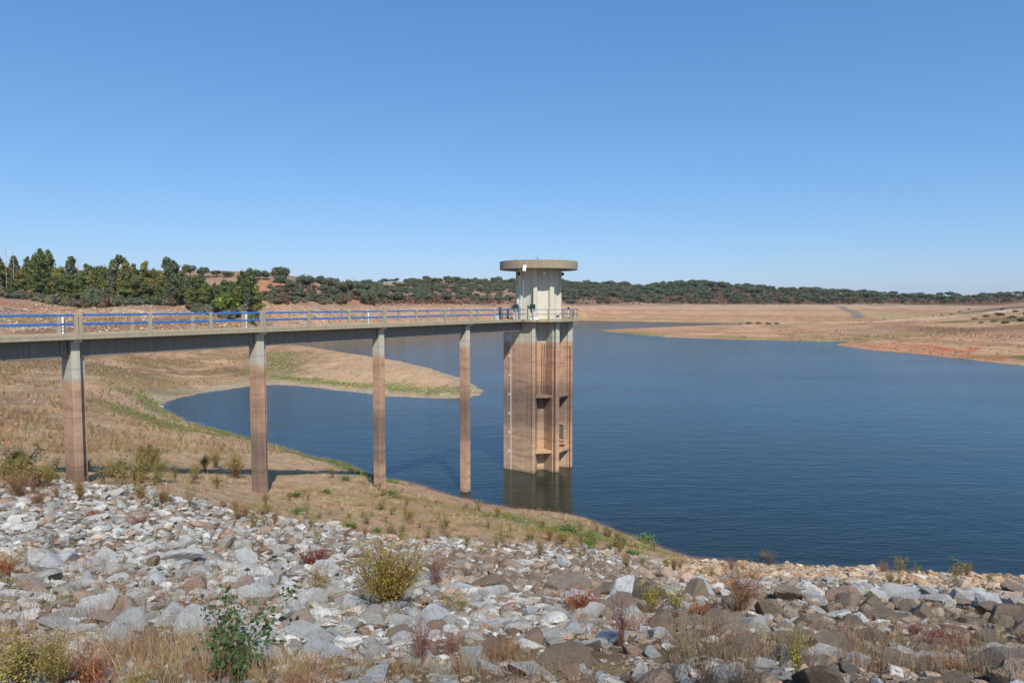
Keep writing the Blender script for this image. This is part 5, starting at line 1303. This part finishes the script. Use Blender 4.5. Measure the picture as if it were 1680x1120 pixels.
def pebbles(samples, r0, r1, lab, cols):
    rg = np.random.default_rng(len(samples)); iv, if_ = ICO[0]; m = len(samples); X = np.array([p[0] for p in samples]); Y = np.array([p[1] for p in samples]); Z = hgt(X, Y)
    r = r0+(r1-r0)*rg.uniform(size=m)**2.5; wob = rg.uniform(.6, 1.15, (m, len(iv), 1)); sc = np.stack([r*rg.uniform(.8, 1.4, m), r*rg.uniform(.8, 1.2, m), r*rg.uniform(.4, .7, m)], 1)[:, None, :]
    V = (iv[None]*wob*sc+np.stack([X, Y, Z+r*.15], 1)[:, None, :]).reshape(-1, 3); F_ = (if_[None]+(np.arange(m)*len(iv))[:, None, None]).reshape(-1, 3)
    c = np.repeat(np.array(cols)[rg.integers(len(cols), size=m)]*rg.uniform(.8, 1.15, (m, 1)), len(iv), 0)
    tag(obj('stones', np_mesh('stones', V, F_, [M['stone_bulk']], color=c)), lab, 'stones', kind='stuff')
PC = [S(186, 156, 126), S(170, 144, 118), S(192, 168, 140), S(144, 124, 104), S(156, 146, 130)]
pebbles(sample_px(3600, -20, 1120, 690, 915, lambda a, b, x, y, z: b < limf(a)+10), (.02), .11, 'scattered small stones on the sandy bank around the piers', PC)
pebbles(sample_px(5000, -20, 1700, 840, 1118, lambda a, b, x, y, z: b > limf(a)), .025, .085, 'small rubble filling the gaps between the riprap stones', [S(140, 134, 124), S(160, 150, 138), S(118, 104, 90), S(150, 130, 110)])  # rubble colours toned down to stand in for shadow in the gaps
pebbles(sample_px(3600, 860, 1700, 500, 600, lambda a, b, x, y, z: y > 180 and cl(x, y, 25, .45)), (.18), .7, 'scattered stones and clods on the far drawdown shore', [S(166, 130, 100), S(196, 164, 132), S(150, 118, 92), S(184, 146, 114), S(134, 122, 88)])
pebbles(sample_px(7000, -20, 860, 498, 545, lambda a, b, x, y, z: y > 190), .18, .75, 'rubble on the rocky bank behind the footbridge', [S(176, 160, 140), S(150, 126, 104), S(204, 188, 166), S(128, 118, 104), S(168, 132, 104)])
T8 = sample_px(3000, -20, 860, 499, 545, lambda a, b, x, y, z: y > 190 and cl(x, y, 12, .5))
tufts('dry_scrub', T8, 'low dry scrub on the bank behind the footbridge', 'scrub', .4, 1.3, [S(150, 128, 84), S(140, 104, 78), S(124, 118, 80), S(166, 140, 92)], 7, .03)
T9 = sample_px(2200, 1200, 1700, 503, 560, lambda a, b, x, y, z: y > 190 and cl(x, y, 16, .58))
tufts('dry_scrub', T9, 'low dry scrub on the right-hand fields', 'scrub', .4, 1.2, [S(132, 118, 78), S(146, 116, 84), S(118, 108, 74)], 7, .03)
pebbles(sample_px(1700, -20, 480, 575, 700), .06, .24, 'scattered stones on the left slope and round the bay', PC)
pebbles(sample_px(3400, 430, 790, 560, 655, lambda a, b, x, y, z: y < 300), .10, .34, 'scattered stones covering the sandy spit', PC[:3]+[S(190, 150, 122)])
# bushes dotted on the right-hand shore
for i, (px, py, w_) in enumerate([(1600, 524, 16), (1618, 520, 22), (1640, 518, 26), (1660, 522, 24), (1676, 527, 30), (1650, 530, 22), (1632, 528, 18), (1666, 512, 16), (1644, 508, 14), (1610, 530, 16), (1684, 516, 22), (1228, 531.5, 16), (1244, 531.5, 18), (1260, 532, 16), (1274, 532, 14), (1215, 531.5, 10),
        (1545, 517, 8), (1560, 516, 8), (1530, 518, 7), (1575, 512, 9), (1590, 508, 9), (1450, 524, 7)]):
    kd = ['scrub_leaf', 'oak_leaf', 'heath_leaf'][i % 3]
    wh = 'on the right-hand slope at the right edge' if px > 1590 else ('where the narrow channel ends' if px < 1300 else 'in the pale dry gully at the right')
    w_ *= .72; put_bush(kd, px, py, w_, w_*.30, f'{["grey", "dark green", "brown"][i % 3]} low bush {wh}', 'shrub', None, i)

# ---------------------------------------------------------------- haze over the far hills
n = N('haze_air'); n.t.nodes.remove(n.b); pv = n.new('ShaderNodeVolumePrincipled'); pv.inputs['Density'].default_value = .00005
pv.inputs['Color'].default_value = (.80, .88, 1, 1); pv.inputs['Anisotropy'].default_value = .2
n.t.links.new(pv.outputs[0], n.t.nodes['Material Output'].inputs['Volume'])
mb = MB(); mb.box(-6000, 6000, -200, 6000, -40, 140); tag(mb.build('haze', n.m), kind='stuff')

# ---------------------------------------------------------------- last: tell look-alikes apart by where they stand
from collections import defaultdict
byl = defaultdict(list)
for o in bpy.data.objects:
    if o.parent is None and o.get('label') and not o.get('kind'): byl[o['label']].append(o)
names = {2: ['left one', 'right one'], 3: ['left one', 'middle one', 'right one']}
ordn = ['first', 'second', 'third', 'fourth', 'fifth', 'sixth', 'seventh', 'eighth', 'ninth', 'tenth', 'eleventh', 'twelfth', 'thirteenth', 'fourteenth', 'fifteenth', 'sixteenth', 'seventeenth', 'eighteenth', 'nineteenth', 'twentieth']
for l, os_ in byl.items():
    n_ = len(os_)
    if n_ == 1: continue
    os_.sort(key=lambda o: to_px(*o.location)[0])
    if n_ <= 20:
        for i, o in enumerate(os_):
            o['label'] = l+', '+(names[n_][i] if n_ in names else (f'{ordn[i]} from left'))
            if not o.get('group'): o['group'] = l
    else:
        for o in os_:
            if not o.get('group'): o['group'] = l
